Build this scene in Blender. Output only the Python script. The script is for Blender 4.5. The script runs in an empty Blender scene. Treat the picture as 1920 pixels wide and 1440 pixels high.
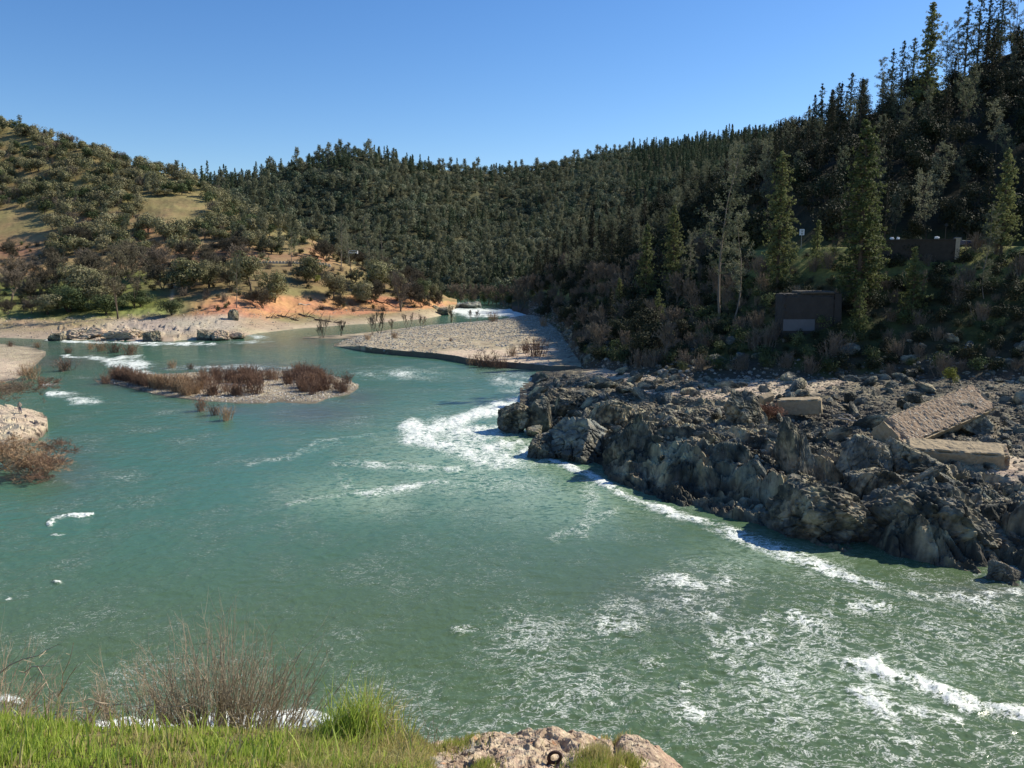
import bpy, math, random
import numpy as np
from mathutils import Vector, Matrix
from mathutils.bvhtree import BVHTree
random.seed(7); RNG = np.random.default_rng(7)
SC = bpy.context.scene
COL = SC.collection
PI = math.pi
# ---------------------------------------------------------------- camera
CAMZ = 23.0; F = 1540.0; TH = math.radians(8.13)
def ray(px, py):
    u = (np.asarray(px, float) - 960) / F; v = (np.asarray(py, float) - 720) / F
    return u, math.cos(TH) - v * math.sin(TH), -math.sin(TH) - v * math.cos(TH)
def at_z(px, py, z=0.0):
    u, y, w = ray(px, py); t = (z - CAMZ) / w
    return np.stack([u * t, y * t, np.zeros_like(u * t) + z], -1)
def at_d(px, py, D):
    u, y, w = ray(px, py); t = D / y
    return np.stack([u * t, y * t, CAMZ + w * t], -1)
def proj(P):
    P = np.asarray(P, float); x = P[..., 0]; y = P[..., 1]; z = P[..., 2] - CAMZ
    f = y * math.cos(TH) - z * math.sin(TH); up = y * math.sin(TH) + z * math.cos(TH)
    f = np.where(np.abs(f) < 1e-3, 1e-3, f)
    return 960 + F * x / f, 720 - F * up / f
# ---------------------------------------------------------------- noise
_P = RNG.permutation(65536).astype(np.int64)
def _h(ix, iy, iz=0, s=0):
    a = _P[(ix + s * 131) & 65535]; a = _P[(a + iy) & 65535]
    return _P[(a + iz) & 65535]
def rnd(ix, iy, s=0): return _h(ix, iy, 0, s) / 65536.0
def perlin(x, y, z=None, s=0):
    x = np.asarray(x, float); y = np.asarray(y, float)
    if z is None: z = np.zeros_like(x) + .37
    xi = np.floor(x).astype(np.int64); yi = np.floor(y).astype(np.int64); zi = np.floor(z).astype(np.int64)
    xf, yf, zf = x - xi, y - yi, z - zi
    fd = lambda t: t * t * t * (t * (t * 6 - 15) + 10)
    u, v, w = fd(xf), fd(yf), fd(zf); r = 0
    for dx in (0, 1):
        for dy in (0, 1):
            for dz in (0, 1):
                h = _h(xi + dx, yi + dy, zi + dz, s) / 65536.0
                az = h * 2 * PI * 7.0; cz = ((h * 977.0) % 1.0) * 2 - 1; sz = np.sqrt(1 - cz * cz)
                g = np.cos(az) * sz * (xf - dx) + np.sin(az) * sz * (yf - dy) + cz * (zf - dz)
                r = r + g * (u if dx else 1 - u) * (v if dy else 1 - v) * (w if dz else 1 - w)
    return r * 1.5
def fbm(x, y, z=None, o=4, s=0, rid=False, lac=2.03, g=.5):
    a = 1.0; r = 0; t = 0
    for i in range(o):
        n = perlin(x, y, z, s + i * 17)
        if rid: n = 1 - 2 * np.abs(n)
        r = r + n * a; t += a; a *= g
        x = np.asarray(x) * lac; y = np.asarray(y) * lac
        if z is not None: z = np.asarray(z) * lac
    return r / t
def facets(x, y, s=0, tilt=.5, step=.6, dip=(0, 0)):
    """tilted flat plates, one to a jittered cell: broken rock"""
    x = np.asarray(x, float); y = np.asarray(y, float)
    xi = np.floor(x).astype(np.int64); yi = np.floor(y).astype(np.int64)
    bd = np.full(x.shape, 9e9); bv = np.zeros(x.shape); b2 = np.full(x.shape, 9e9)
    for dx in (-1, 0, 1):
        for dy in (-1, 0, 1):
            cx = xi + dx; cy = yi + dy
            px = cx + rnd(cx, cy, s); py = cy + rnd(cx, cy, s + 5)
            d = np.hypot(x - px, y - py)
            gx = (rnd(cx, cy, s + 9) - .5) * 2 * tilt + dip[0]; gy = (rnd(cx, cy, s + 13) - .5) * 2 * tilt + dip[1]
            v = (rnd(cx, cy, s + 21) - .5) * step + gx * (x - px) + gy * (y - py)
            m = d < bd
            b2 = np.where(m, bd, np.minimum(b2, d)); bv = np.where(m, v, bv); bd = np.where(m, d, bd)
    return bv, b2 - bd
def crags(x, y, s=0, hv=.7, sl=(.9, 2.6), skew=(0, 0), k=5, base=None, rad=1):
    """overlapping faceted boulders: upper envelope of random many-sided pyramids, one to a cell"""
    x = np.asarray(x, float); y = np.asarray(y, float)
    xi = np.floor(x).astype(np.int64); yi = np.floor(y).astype(np.int64); best = np.full(x.shape, -9.0)
    for dx in (-1, 0, 1):
        for dy in (-1, 0, 1):
            cx = xi + dx; cy = yi + dy
            ux = x - (cx + rnd(cx, cy, s)); uy = y - (cy + rnd(cx, cy, s + 5)); top = rnd(cx, cy, s + 9) * hv
            a0 = rnd(cx, cy, s + 13) * 2 * PI; cone = np.full(x.shape, -9.0)
            for j in range(k):
                a = a0 + (j + .6 * (rnd(cx, cy, s + 31 + j) - .5)) * 2 * PI / k; g = sl[0] + (sl[1] - sl[0]) * rnd(cx, cy, s + 51 + j) ** 1.6
                ca, sa = np.cos(a), np.sin(a); g = np.maximum(g + ca * skew[0] + sa * skew[1], .3)
                cone = np.maximum(cone, g * (ux * ca + uy * sa))
            flat = -.12 * (rnd(cx, cy, s + 71)) + (rnd(cx, cy, s + 72) - .5) * .8 * ux + (rnd(cx, cy, s + 73) - .5) * .8 * uy
            best = np.maximum(best, np.minimum(top - cone, top + flat))
    return best
def sst(a, b, x):
    t = np.clip((x - a) / (b - a), 0, 1); return t * t * (3 - 2 * t)
# ---------------------------------------------------------------- mesh helpers
def mesh(name, V, Fc, mats=None, cols=None, attrs=None, smooth=True, mi=None):
    """V (n,3); Fc (m,3|4) int array or list of such arrays"""
    Fs = [np.asarray(f) for f in (Fc if isinstance(Fc, (list, tuple)) else [Fc]) if len(f)]
    me = bpy.data.meshes.new(name); V = np.asarray(V, np.float32)
    me.vertices.add(len(V)); me.vertices.foreach_set('co', V.ravel())
    nl = sum(f.size for f in Fs); npoly = sum(len(f) for f in Fs)
    me.loops.add(nl); me.loops.foreach_set('vertex_index', np.concatenate([f.ravel() for f in Fs]).astype(np.int32))
    me.polygons.add(npoly)
    tot = np.concatenate([np.full(len(f), f.shape[1]) for f in Fs]); st = np.concatenate([[0], np.cumsum(tot)[:-1]])
    me.polygons.foreach_set('loop_start', st.astype(np.int32)); me.polygons.foreach_set('loop_total', tot.astype(np.int32))
    me.polygons.foreach_set('use_smooth', np.full(npoly, bool(smooth)))
    for m in (mats or []): me.materials.append(m)
    if mi is not None: me.polygons.foreach_set('material_index', np.asarray(mi, np.int32))
    me.update(calc_edges=True)
    if cols is not None:
        a = me.color_attributes.new('tint', 'FLOAT_COLOR', 'POINT')
        c = np.ones((len(V), 4), np.float32); c[:, :3] = cols; a.data.foreach_set('color', c.ravel())
    for k, v in (attrs or {}).items():
        a = me.attributes.new(k, 'FLOAT', 'POINT'); a.data.foreach_set('value', np.asarray(v, np.float32).ravel())
    return me
def tag(o, label=None, cat=None, group=None, kind=None):
    if label: o['label'] = label
    if cat: o['category'] = cat
    if group: o['group'] = group
    if kind: o['kind'] = kind
    return o
def obj(name, me, parent=None, loc=None, rz=0, scale=None):
    o = bpy.data.objects.new(name, me); COL.objects.link(o)
    if parent is not None: o.parent = parent
    if loc is not None: o.location = [float(c) for c in loc]
    if rz: o.rotation_euler.z = rz
    if scale is not None: o.scale = scale if hasattr(scale, '__len__') else (scale,) * 3
    return o
def empty(name, loc, rz=0, scale=None):
    o = obj(name, None, None, loc, rz, scale); o.empty_display_size = .5; return o
def grid_faces(n, m):
    i = np.arange(n - 1)[:, None] * m + np.arange(m - 1)[None, :]
    return np.stack([i, i + 1, i + m + 1, i + m], -1).reshape(-1, 4)
class MB:
    """collects boxes, tubes and sheets into one mesh"""
    def __init__(s): s.V = []; s.Q = []; s.T = []; s.n = 0
    def add(s, V, Q=None, T=None):
        V = np.asarray(V, float).reshape(-1, 3); s.V.append(V)
        if Q is not None and len(Q): s.Q.append(np.asarray(Q) + s.n)
        if T is not None and len(T): s.T.append(np.asarray(T) + s.n)
        s.n += len(V); return s
    def box(s, c, d, M=None, taper=1.0):
        x, y, z = [k / 2 for k in d]
        V = np.array([(-x, -y, -z), (x, -y, -z), (x, y, -z), (-x, y, -z), (-x * taper, -y * taper, z), (x * taper, -y * taper, z), (x * taper, y * taper, z), (-x * taper, y * taper, z)], float)
        if M is not None: V = V @ np.array(M).T
        return s.add(V + np.array(c), [(0, 3, 2, 1), (4, 5, 6, 7), (0, 1, 5, 4), (1, 2, 6, 5), (2, 3, 7, 6), (3, 0, 4, 7)])
    def segs(s, S, sides=5):
        V, Q = tubes(S, sides); return s.add(V, Q)
    def mesh(s, name, mats, smooth=False, cols=None):
        return mesh(name, np.concatenate(s.V), [np.concatenate(a) for a in (s.Q, s.T) if a], mats, smooth=smooth, cols=cols)
def tubes(S, sides=5):
    """S: (n,8) rows p0 xyz, p1 xyz, r0, r1"""
    S = np.asarray(S, float); p0 = S[:, :3]; p1 = S[:, 3:6]; d = p1 - p0
    L = np.linalg.norm(d, axis=1, keepdims=True) + 1e-9; d = d / L
    ref = np.where(np.abs(d[:, 2:3]) > .9, np.array([[1., 0, 0]]), np.array([[0, 0, 1.]]))
    a = np.cross(d, ref); a /= np.linalg.norm(a, axis=1, keepdims=True) + 1e-9; b = np.cross(d, a)
    t = np.arange(sides) * 2 * PI / sides
    ring = a[:, None] * np.cos(t)[None, :, None] + b[:, None] * np.sin(t)[None, :, None]
    V = np.stack([p0[:, None] + ring * S[:, 6][:, None, None], p1[:, None] + ring * S[:, 7][:, None, None]], 1)
    n = len(S); base = (np.arange(n) * 2 * sides)[:, None]; k = np.arange(sides)[None]; k2 = (k + 1) % sides
    Q = np.stack([base + k, base + k2, base + sides + k2, base + sides + k], -1).reshape(-1, 4)
    return V.reshape(-1, 3), Q
def rot(ax, a): return np.array(Matrix.Rotation(a, 3, ax))
# ---------------------------------------------------------------- materials
def newmat(name):
    m = bpy.data.materials.new(name); m.use_nodes = True; nt = m.node_tree; nt.nodes.clear()
    out = nt.nodes.new('ShaderNodeOutputMaterial'); return m, nt, out
class NT:
    def __init__(s, nt): s.nt = nt
    def n(s, t, ins=None, **kw):
        nd = s.nt.nodes.new(t)
        for k, v in kw.items(): setattr(nd, k, v)
        for k, v in (ins or {}).items():
            sk = nd.inputs[k]
            if isinstance(v, bpy.types.NodeSocket): s.nt.links.new(v, sk)
            else: sk.default_value = v
        return nd
    def math(s, op, a, b=None, clamp=False):
        nd = s.nt.nodes.new('ShaderNodeMath'); nd.operation = op; nd.use_clamp = clamp
        for i, v in enumerate((a, b)):
            if v is None: continue
            if isinstance(v, bpy.types.NodeSocket): s.nt.links.new(v, nd.inputs[i])
            else: nd.inputs[i].default_value = v
        return nd.outputs[0]
    def noise(s, vec, sc, det=4, rough=.6, dist=0.0):
        return s.n('ShaderNodeTexNoise', {'Vector': vec, 'Scale': sc, 'Detail': det, 'Roughness': rough, 'Distortion': dist})
    def ramp(s, fac, a, b, lo=0.0, hi=1.0):
        nd = s.n('ShaderNodeMapRange', {'Value': fac, 'From Min': a, 'From Max': b, 'To Min': lo, 'To Max': hi}); nd.interpolation_type = 'SMOOTHSTEP'
        return nd.outputs[0]
    def mix(s, fac, a, b, bt='MIX'):
        nd = s.nt.nodes.new('ShaderNodeMix'); nd.data_type = 'RGBA'; nd.blend_type = bt
        for i, v in ((0, fac), (6, a), (7, b)):
            if isinstance(v, bpy.types.NodeSocket): s.nt.links.new(v, nd.inputs[i])
            else: nd.inputs[i].default_value = v if i == 0 else (tuple(v) + (1,))[:4]
        return nd.outputs[2]
def mat_land(name, scales=(3., .5), bump=.3, bdist=.1, rough=.95, contrast=.5, spec=.1):
    """vertex tint x fine noise"""
    m, nt, out = newmat(name); N = NT(nt)
    pos = N.n('ShaderNodeNewGeometry').outputs['Position']
    col = N.n('ShaderNodeAttribute', attribute_name='tint').outputs['Color']
    n1 = N.noise(pos, scales[0], 5, .7).outputs[0]; n2 = N.noise(pos, scales[1], 4, .6).outputs[0]
    f = N.math('ADD', N.math('MULTIPLY', N.math('SUBTRACT', n1, .5), contrast * 2.4), N.math('MULTIPLY', N.math('SUBTRACT', n2, .5), contrast * 1.2))
    f = N.math('ADD', f, 1.0)
    f = N.math('MAXIMUM', f, .25)
    c = N.n('ShaderNodeVectorMath', {0: col, 'Scale': f}, operation='SCALE').outputs[0]
    hs = N.n('ShaderNodeHueSaturation', {'Color': c, 'Hue': N.ramp(n2, .3, .7, .485, .515)}).outputs[0]
    b = N.n('ShaderNodeBump', {'Strength': bump, 'Distance': bdist, 'Height': n1}).outputs[0]
    p = N.n('ShaderNodeBsdfPrincipled', {'Base Color': hs, 'Roughness': rough, 'Normal': b, 'Specular IOR Level': spec})
    nt.links.new(p.outputs[0], out.inputs[0]); return m
def mat_leaf(name, c1, c2, trans=.25, sc=.6, vary=.35):
    m, nt, out = newmat(name); N = NT(nt)
    pos = N.n('ShaderNodeTexCoord').outputs['Object']; oi = N.n('ShaderNodeObjectInfo').outputs['Random']
    n = N.noise(pos, sc, 3, .6).outputs[0]
    f = N.math('ADD', N.math('MULTIPLY', N.math('SUBTRACT', oi, .5), vary * 2), N.ramp(n, .3, .7), clamp=True)
    c = N.mix(f, c1, c2)
    br = N.math('ADD', .78, N.math('MULTIPLY', N.math('FRACT', N.math('MULTIPLY', oi, 7.31)), .44))
    c = N.n('ShaderNodeVectorMath', {0: c, 'Scale': br}, operation='SCALE').outputs[0]
    p = N.n('ShaderNodeBsdfPrincipled', {'Base Color': c, 'Roughness': .75, 'Specular IOR Level': .15})
    t = N.n('ShaderNodeBsdfTranslucent', {'Color': c})
    mx = N.n('ShaderNodeMixShader', {0: trans, 1: p.outputs[0], 2: t.outputs[0]})
    nt.links.new(mx.outputs[0], out.inputs[0]); return m
def mat_plain(name, c, rough=.8, noise=.3, sc=4., spec=.3, metal=0, bump=0.):
    m, nt, out = newmat(name); N = NT(nt)
    pos = N.n('ShaderNodeTexCoord').outputs['Object']; n = N.noise(pos, sc, 5, .65).outputs[0]
    f = N.math('ADD', 1 - noise, N.math('MULTIPLY', n, noise * 2))
    cc = N.n('ShaderNodeVectorMath', {0: tuple(c), 'Scale': f}, operation='SCALE').outputs[0]
    ins = {'Base Color': cc, 'Roughness': rough, 'Specular IOR Level': spec, 'Metallic': metal}
    if bump: ins['Normal'] = N.n('ShaderNodeBump', {'Strength': .8, 'Distance': bump, 'Height': n}).outputs[0]
    p = N.n('ShaderNodeBsdfPrincipled', ins); nt.links.new(p.outputs[0], out.inputs[0]); return m
# ---------------------------------------------------------------- light, sky, camera
SUN_AZ = math.radians(63); SUN_EL = math.radians(36)       # azimuth to the right of the view
w = bpy.data.worlds.new('World'); SC.world = w; w.use_nodes = True
nt = w.node_tree; nt.nodes.clear(); N = NT(nt)
sky = N.n('ShaderNodeTexSky'); sky.sky_type = 'NISHITA'; sky.sun_disc = False
sky.sun_elevation = SUN_EL; sky.sun_rotation = SUN_AZ; sky.altitude = 200; sky.air_density = 1.0; sky.dust_density = .2; sky.ozone_density = 4.0
hs_ = N.n('ShaderNodeHueSaturation', {'Color': sky.outputs[0], 'Saturation': 1.22, 'Hue': .507})
bg = N.n('ShaderNodeBackground', {'Color': hs_.outputs[0], 'Strength': .10})
wo = N.n('ShaderNodeOutputWorld', {0: bg.outputs[0]})
sl = bpy.data.lights.new('sun', 'SUN'); sl.energy = 5.0; sl.angle = math.radians(.55); sl.color = (1, .925, .79)
so = obj('sun', sl)
sd = Vector((math.sin(SUN_AZ) * math.cos(SUN_EL), math.cos(SUN_AZ) * math.cos(SUN_EL), math.sin(SUN_EL)))
so.rotation_euler = (-sd).to_track_quat('-Z', 'Y').to_euler(); so.location = (60, 20, 90)
cd = bpy.data.cameras.new('camera'); cam = obj('camera', cd, loc=(0, 0, CAMZ)); SC.camera = cam
cd.sensor_width = 36; cd.lens = F / 1920 * 36; cd.clip_start = .1; cd.clip_end = 9000
cam.rotation_euler = (PI / 2 - TH, 0, 0)
SC.view_settings.view_transform = 'Standard'; SC.view_settings.look = 'None'; SC.view_settings.exposure = 0.55
SC.cycles.max_bounces = 5; SC.cycles.transparent_max_bounces = 4
SC.cycles.use_denoising = True
# ---------------------------------------------------------------- land built from rows of surveyed points
def _ip(xs, pts, k):
    a = sorted(pts); px = [p[0] for p in a]; v = [p[k] for p in a]; W = 9 if len(a[0]) == 2 else 45
    return sum(np.interp(xs + W * o, px, v) * q for o, q in ((-1, .1), (-.66, .15), (-.33, .16), (0, .18), (.33, .16), (.66, .15), (1, .1)))
def row_z(z, pts): return lambda xs: at_z(xs, _ip(xs, pts, 1), z)
def row_d(pts): return lambda xs: at_d(xs, _ip(xs, pts, 1), _ip(xs, pts, 2))
def row_off(r, dD, dz=None, z=None):
    def f(xs):
        P = r(xs).copy(); zz = P[:, 2] + dz if z is None else np.full(len(P), float(z))
        D = P[:, 1] + dD; u = (xs - 960) / F; fw = D * math.cos(TH) - (zz - CAMZ) * math.sin(TH)
        return np.stack([u * fw, D, zz], -1)
    return f
def smooth(A, ax, n=1):
    for _ in range(n):
        B = A.copy(); sl = [slice(None)] * 3; s0 = list(sl); s1 = list(sl); s2 = list(sl)
        s0[ax] = slice(0, -2); s1[ax] = slice(1, -1); s2[ax] = slice(2, None)
        B[tuple(s1)] = A[tuple(s0)] * .25 + A[tuple(s1)] * .5 + A[tuple(s2)] * .25; A = B
    return A
def patch(rows, xs, subs, sm=(6, 6)):
    R = np.stack([r(xs) for r in rows], 0); out = []; T = []
    for k in range(len(rows) - 1):
        n = subs[k]; t = np.arange(n) / n
        out.append(R[k][None] * (1 - t)[:, None, None] + R[k + 1][None] * t[:, None, None]); T.append(k + t)
    out.append(R[-1][None]); T.append([len(rows) - 1.0])
    G = np.concatenate(out, 0); G = smooth(smooth(G, 0, sm[0]), 1, sm[1])
    return G, np.concatenate(T)
def C(*a): return np.array(a, float)
def lerp(a, b, t): return a + (b - a) * np.asarray(t)[..., None]
def cols(*seg):
    o = []
    for a, b, st in seg: o.append(np.arange(a, b, st))
    return np.unique(np.concatenate(o + [[seg[-1][1]]]).astype(float))
SURF = {}
def land(name, G, colr, mat, kind='structure', label=None, cat=None, sm=True):
    n, m = G.shape[:2]; V = G.reshape(-1, 3); Fc = grid_faces(n, m)
    me = mesh(name, V, Fc, [mat], cols=colr.reshape(-1, 3), smooth=sm); o = obj(name, me); tag(o, label, cat, None, kind)
    S = max(1, 1); SURF[name] = BVHTree.FromPolygons(V.tolist(), Fc.tolist()) if len(Fc) < 900000 else None
    return o
def height(x, y, names=None):
    b = None
    for k, t in SURF.items():
        if names and k not in names: continue
        h = t.ray_cast(Vector((x, y, 500)), Vector((0, 0, -1)))[0]
        if h is not None and (b is None or h.z > b): b = h.z
    return b
def hit(px, py, names=None):
    """where the sight line through a photo point meets the land"""
    u, y, w_ = ray(px, py); d = Vector((float(u), float(y), float(w_))).normalized(); o = Vector((0, 0, CAMZ)); bd = 1e9; r = None
    for k, t in SURF.items():
        if names and k not in names: continue
        h, nn, i, dist = t.ray_cast(o + d * 1.0, d)
        if h is not None and dist < bd: bd = dist; r = h
    return r
M_HILL = mat_land('hill_soil', (.5, .06), .3, .4, contrast=.45)
M_BANK = mat_land('bank_soil', (1.2, .15), .5, .25, contrast=.5)
M_GRAVEL = mat_land('gravel', (3.5, .5), .6, .15, contrast=.55)
GRASS = C(.20, .165, .075); TAN = C(.30, .215, .105); RED = C(.45, .235, .12); SAND = C(.50, .40, .29); SHADED_LITTER = C(.055, .048, .028); GRV = C(.48, .40, .275); GREEN = C(.12, .15, .035)  # forest litter tone lowered so it holds the right hillside's shade
# --- left bank and hill
xs = cols((-900, -100, 12), (-100, 836, 2.0), (836, 872, 2.0))
shoreL = row_z(0, [(-900, 645), (0, 633), (110, 637), (200, 639), (330, 640), (440, 633), (480, 625), (560, 616), (700, 606), (800, 597), (835, 590), (872, 566)])
rowsL = [row_off(shoreL, -14, z=-2.5), shoreL,
 row_d([(-900, 615, 300), (0, 612, 287), (110, 612, 287), (200, 612, 286), (330, 611, 288), (440, 606, 295), (560, 599, 330), (700, 592, 355), (800, 582, 385), (835, 576, 400), (872, 566, 520)]),
 row_d([(-900, 600, 310), (0, 598, 300), (110, 597, 300), (200, 593, 302), (330, 588, 308), (440, 577, 315), (560, 575, 350), (700, 574, 375), (800, 570, 398), (835, 572, 410), (872, 566, 525)]),
 row_d([(-900, 570, 335), (0, 565, 330), (110, 572, 330), (200, 566, 332), (330, 556, 335), (440, 545, 335), (560, 548, 365), (700, 550, 390), (800, 556, 408), (835, 566, 418), (872, 566, 530)]),
 row_d([(-900, 515, 385), (0, 522, 385), (110, 517, 385), (200, 512, 388), (330, 507, 392), (440, 498, 390), (560, 493, 405), (640, 494, 420), (700, 520, 425), (800, 548, 425), (835, 564, 425), (872, 566, 535)]),
 row_d([(-900, 440, 430), (0, 482, 425), (110, 478, 425), (200, 474, 425), (330, 469, 425), (440, 472, 425), (560, 478, 435), (640, 486, 440), (700, 512, 445), (800, 544, 440), (835, 563, 435), (872, 566, 540)]),
 row_d([(-900, 250, 520), (0, 360, 520), (110, 370, 510), (200, 376, 500), (330, 392, 490), (440, 418, 480), (560, 452, 475), (640, 476, 470), (700, 506, 465), (800, 541, 455), (835, 562, 445), (872, 566, 545)]),
 row_d([(-900, 60, 620), (0, 228, 600), (110, 262, 590), (200, 288, 580), (330, 330, 560), (400, 358, 545), (440, 395, 530), (560, 441, 510), (640, 472, 500), (700, 503, 490), (800, 540, 470), (835, 562, 455), (872, 566, 550)])]
rowsL.append(row_off(rowsL[-1], 160, dz=-45))
G, T = patch(rowsL, xs, [4, 12, 8, 14, 22, 10, 30, 34, 8], (3, 5))
x, y, z = G[..., 0], G[..., 1], G[..., 2]; tt = np.broadcast_to(T[:, None], x.shape)
amp = np.interp(tt, [0, 1, 2, 3, 4, 5, 6, 8, 9], [.2, .25, .6, 1.0, 1.3, .9, 1.5, 4, 4])
G[..., 2] = z + amp * (fbm(x / 22, y / 22, o=5, s=3)) + np.where((tt > 1.02) & (tt < 2.2), 1, 0) * np.clip(facets(x / 3.5, y / 3.5, 4, .8, .9)[0], -.2, 1) * 1.3 * sst(.05, .35, fbm(x / 30, y / 30, s=31) + np.where((proj(G)[0] > 110) & (proj(G)[0] < 460), .35, -.4))
redband = sst(2.2, 2.7, tt) * (1 - sst(3.5, 3.95, tt)); G[..., 2] -= redband * np.abs(fbm(x / 5, y / 9, o=4, s=41)) * 1.8
px, py = proj(G); G[..., 2] = np.where(xs[None] > 856, np.minimum(G[..., 2], -1.0), G[..., 2])
n1 = fbm(x / 25, y / 25, o=4, s=11); n2 = fbm(x / 7, y / 7, o=4, s=12); n3 = fbm(x / 70, y / 70, o=3, s=13)
col = lerp(GRV, SAND, sst(-.2, .3, n1 + .1)); col = col * (.86 + .35 * n2[..., None])
beach = 1 - sst(.8, 2.4, tt + n2 * .5); redm = sst(2.0, 2.5, tt + n2 * .5) * (1 - sst(3.55, 4.0, tt + n2 * .4)) * sst(330, 400, px) * (1 - sst(800, 850, px) * .4)
col = lerp(lerp(C(.36, .27, .17), GRASS, sst(-.3, .2, n1)), col, beach)
col = lerp(col, RED * (1 + .25 * n2[..., None]), np.clip(redm * sst(-.75, -.1, n2 + .3), 0, 1))
col = lerp(col, C(.42, .36, .29), sst(1.3, 1.7, tt) * (1 - sst(2.4, 2.9, tt)) * (1 - sst(420, 480, px)) * sst(150, 260, px) * .8)
gs = sst(2.6, 3.2, tt) * (1 - sst(300, 400, px)) ; col = lerp(col, GREEN * 1.15, gs * .8)
gs2 = sst(3.7, 4.1, tt) * sst(250, 350, px); col = lerp(col, lerp(TAN * .75, GRASS, sst(-.25, .25, n1)), gs2)
up = sst(4.8, 5.4, tt); col = lerp(col, lerp(lerp(TAN, C(.28, .16, .10), sst(0, .5, n3)), GRASS * 1.1, sst(-.1, .35, n1 + .35 * (tt - 6))), up)
cut = np.exp(-((px - 600) / 28) ** 2 - ((py - 476) / 22) ** 2) + np.exp(-((px - 60) / 45) ** 2 - ((py - 510) / 9) ** 2); col = lerp(col, RED, np.clip(cut * .8, 0, 1))
brown = np.exp(-((px - 390) / 130) ** 2 - ((py - 478) / 12) ** 2) + np.exp(-((px - 30) / 60) ** 2 - ((py - 465) / 22) ** 2); col = lerp(col, C(.30, .17, .10), np.clip(brown * 1.1, 0, 1))
path = np.exp(-((px - (322 + (py - 560) * -.15)) / 3.5) ** 2) * sst(520, 530, py) * (1 - sst(580, 590, py)); col = lerp(col, C(.5, .4, .25), path * .8)
GL = G; land('hillside', G, np.clip(col, .01, 1), M_HILL)
# --- far hills
xs = cols((100, 1800, 5))
rowsF = [row_d([(100, 590, 570), (1800, 590, 570)]),
 row_d([(100, 560, 600), (830, 561, 600), (1000, 560, 600), (1100, 556, 590), (1300, 540, 590), (1800, 500, 590)]),
 row_d([(100, 480, 700), (700, 480, 700), (900, 500, 720), (1000, 500, 720), (1200, 480, 700), (1800, 440, 700)]),
 row_d([(100, 400, 780), (680, 380, 790), (860, 420, 840), (940, 440, 900), (1100, 420, 850), (1300, 380, 880), (1800, 330, 900)]),
 row_d([(100, 360, 860), (420, 347, 870), (480, 338, 880), (560, 308, 890), (680, 292, 900), (760, 305, 930), (860, 320, 990), (920, 326, 1050), (1000, 316, 1080), (1100, 299, 1120), (1200, 281, 1150), (1300, 266, 1180), (1400, 251, 1200), (1500, 238, 1220), (1600, 225, 1230), (1800, 200, 1240)])]
rowsF.append(row_off(rowsF[-1], 220, dz=-70))
G, T = patch(rowsF, xs, [2, 26, 26, 30, 6], (3, 5)); x, y, z = G[..., 0], G[..., 1], G[..., 2]; tt = np.broadcast_to(T[:, None], x.shape)
G[..., 2] = z + np.interp(tt, [0, 1, 2, 3, 4, 5], [0, 0, 16, 20, 3, 3]) * fbm(x / 130, y / 130, o=4, s=51, rid=True)
GF = G; land('far_hill', G, np.broadcast_to(C(.07, .068, .035), G.shape) * (1 + .5 * fbm(x / 40, y / 40, s=5)[..., None]), M_HILL)
# --- right hill with the road terrace
xs = cols((960, 1000, 4), (1000, 1960, 2.5), (1960, 2600, 10), (2600, 5200, 40))
toe = row_d([(960, 570, 470), (980, 575, 430), (1000, 585, 390), (1040, 612, 290), (1060, 640, 220), (1080, 665, 185), (1150, 685, 155), (1250, 698, 141), (1350, 699, 138), (1450, 699, 135), (1560, 702, 132), (1700, 705, 130), (1920, 705, 121), (2300, 720, 106), (3000, 760, 85), (5200, 900, 60)])
rowsR = [row_off(toe, -25, z=-1.5), toe,
 row_d([(960, 560, 500), (1000, 560, 460), (1040, 570, 360), (1080, 590, 270), (1150, 602, 215), (1250, 600, 185), (1350, 592, 165), (1450, 582, 151), (1560, 576, 147), (1700, 572, 145), (1920, 570, 137), (2300, 560, 122), (3000, 540, 100), (5200, 560, 75)]),
 row_d([(960, 552, 530), (1000, 548, 490), (1040, 540, 420), (1080, 530, 350), (1150, 512, 290), (1250, 490, 250), (1350, 476, 215), (1450, 466, 180), (1560, 463, 165), (1700, 463, 160), (1920, 461, 153), (2300, 455, 140), (3000, 440, 120), (5200, 400, 90)])]
rowsR.append(row_off(rowsR[-1], 14, dz=0.1))
rowsR += [row_d([(960, 545, 600), (1080, 500, 450), (1150, 470, 370), (1250, 440, 330), (1350, 400, 280), (1450, 350, 238), (1560, 330, 218), (1700, 318, 208), (1920, 280, 200), (2300, 150, 190), (3000, 0, 170), (5200, -200, 130)]),
 row_d([(960, 540, 680), (1080, 480, 560), (1150, 440, 480), (1250, 395, 430), (1350, 345, 370), (1450, 292, 330), (1500, 262, 320), (1600, 222, 305), (1700, 190, 290), (1800, 145, 285), (1920, 90, 285), (2300, -120, 260), (3000, -380, 240), (5200, -620, 200)])]
rowsR.append(row_off(rowsR[-1], 140, dz=-25))
G, T = patch(rowsR, xs, [4, 40, 40, 8, 34, 40, 10], (2, 5)); x, y, z = G[..., 0], G[..., 1], G[..., 2]; tt = np.broadcast_to(T[:, None], x.shape)
G[..., 2] = z + np.interp(tt, [0, 1, 2, 2.9, 3, 4, 5, 6, 7], [.4, .5, 1.1, .5, .1, .1, 2, 4, 4]) * fbm(x / 14, y / 14, o=5, s=61)
px, py = proj(G); n1 = fbm(x / 9, y / 9, o=4, s=62); n2 = fbm(x / 3, y / 3, o=3, s=63)
col = lerp(SHADED_LITTER * 1.0, C(.075, .08, .028), sst(-.2, .3, n1)); col = lerp(col, C(.20, .20, .06), sst(2.2, 2.7, tt) * (1 - sst(3.8, 4.2, tt)) * sst(-.4, .1, n2 + .25))
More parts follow.
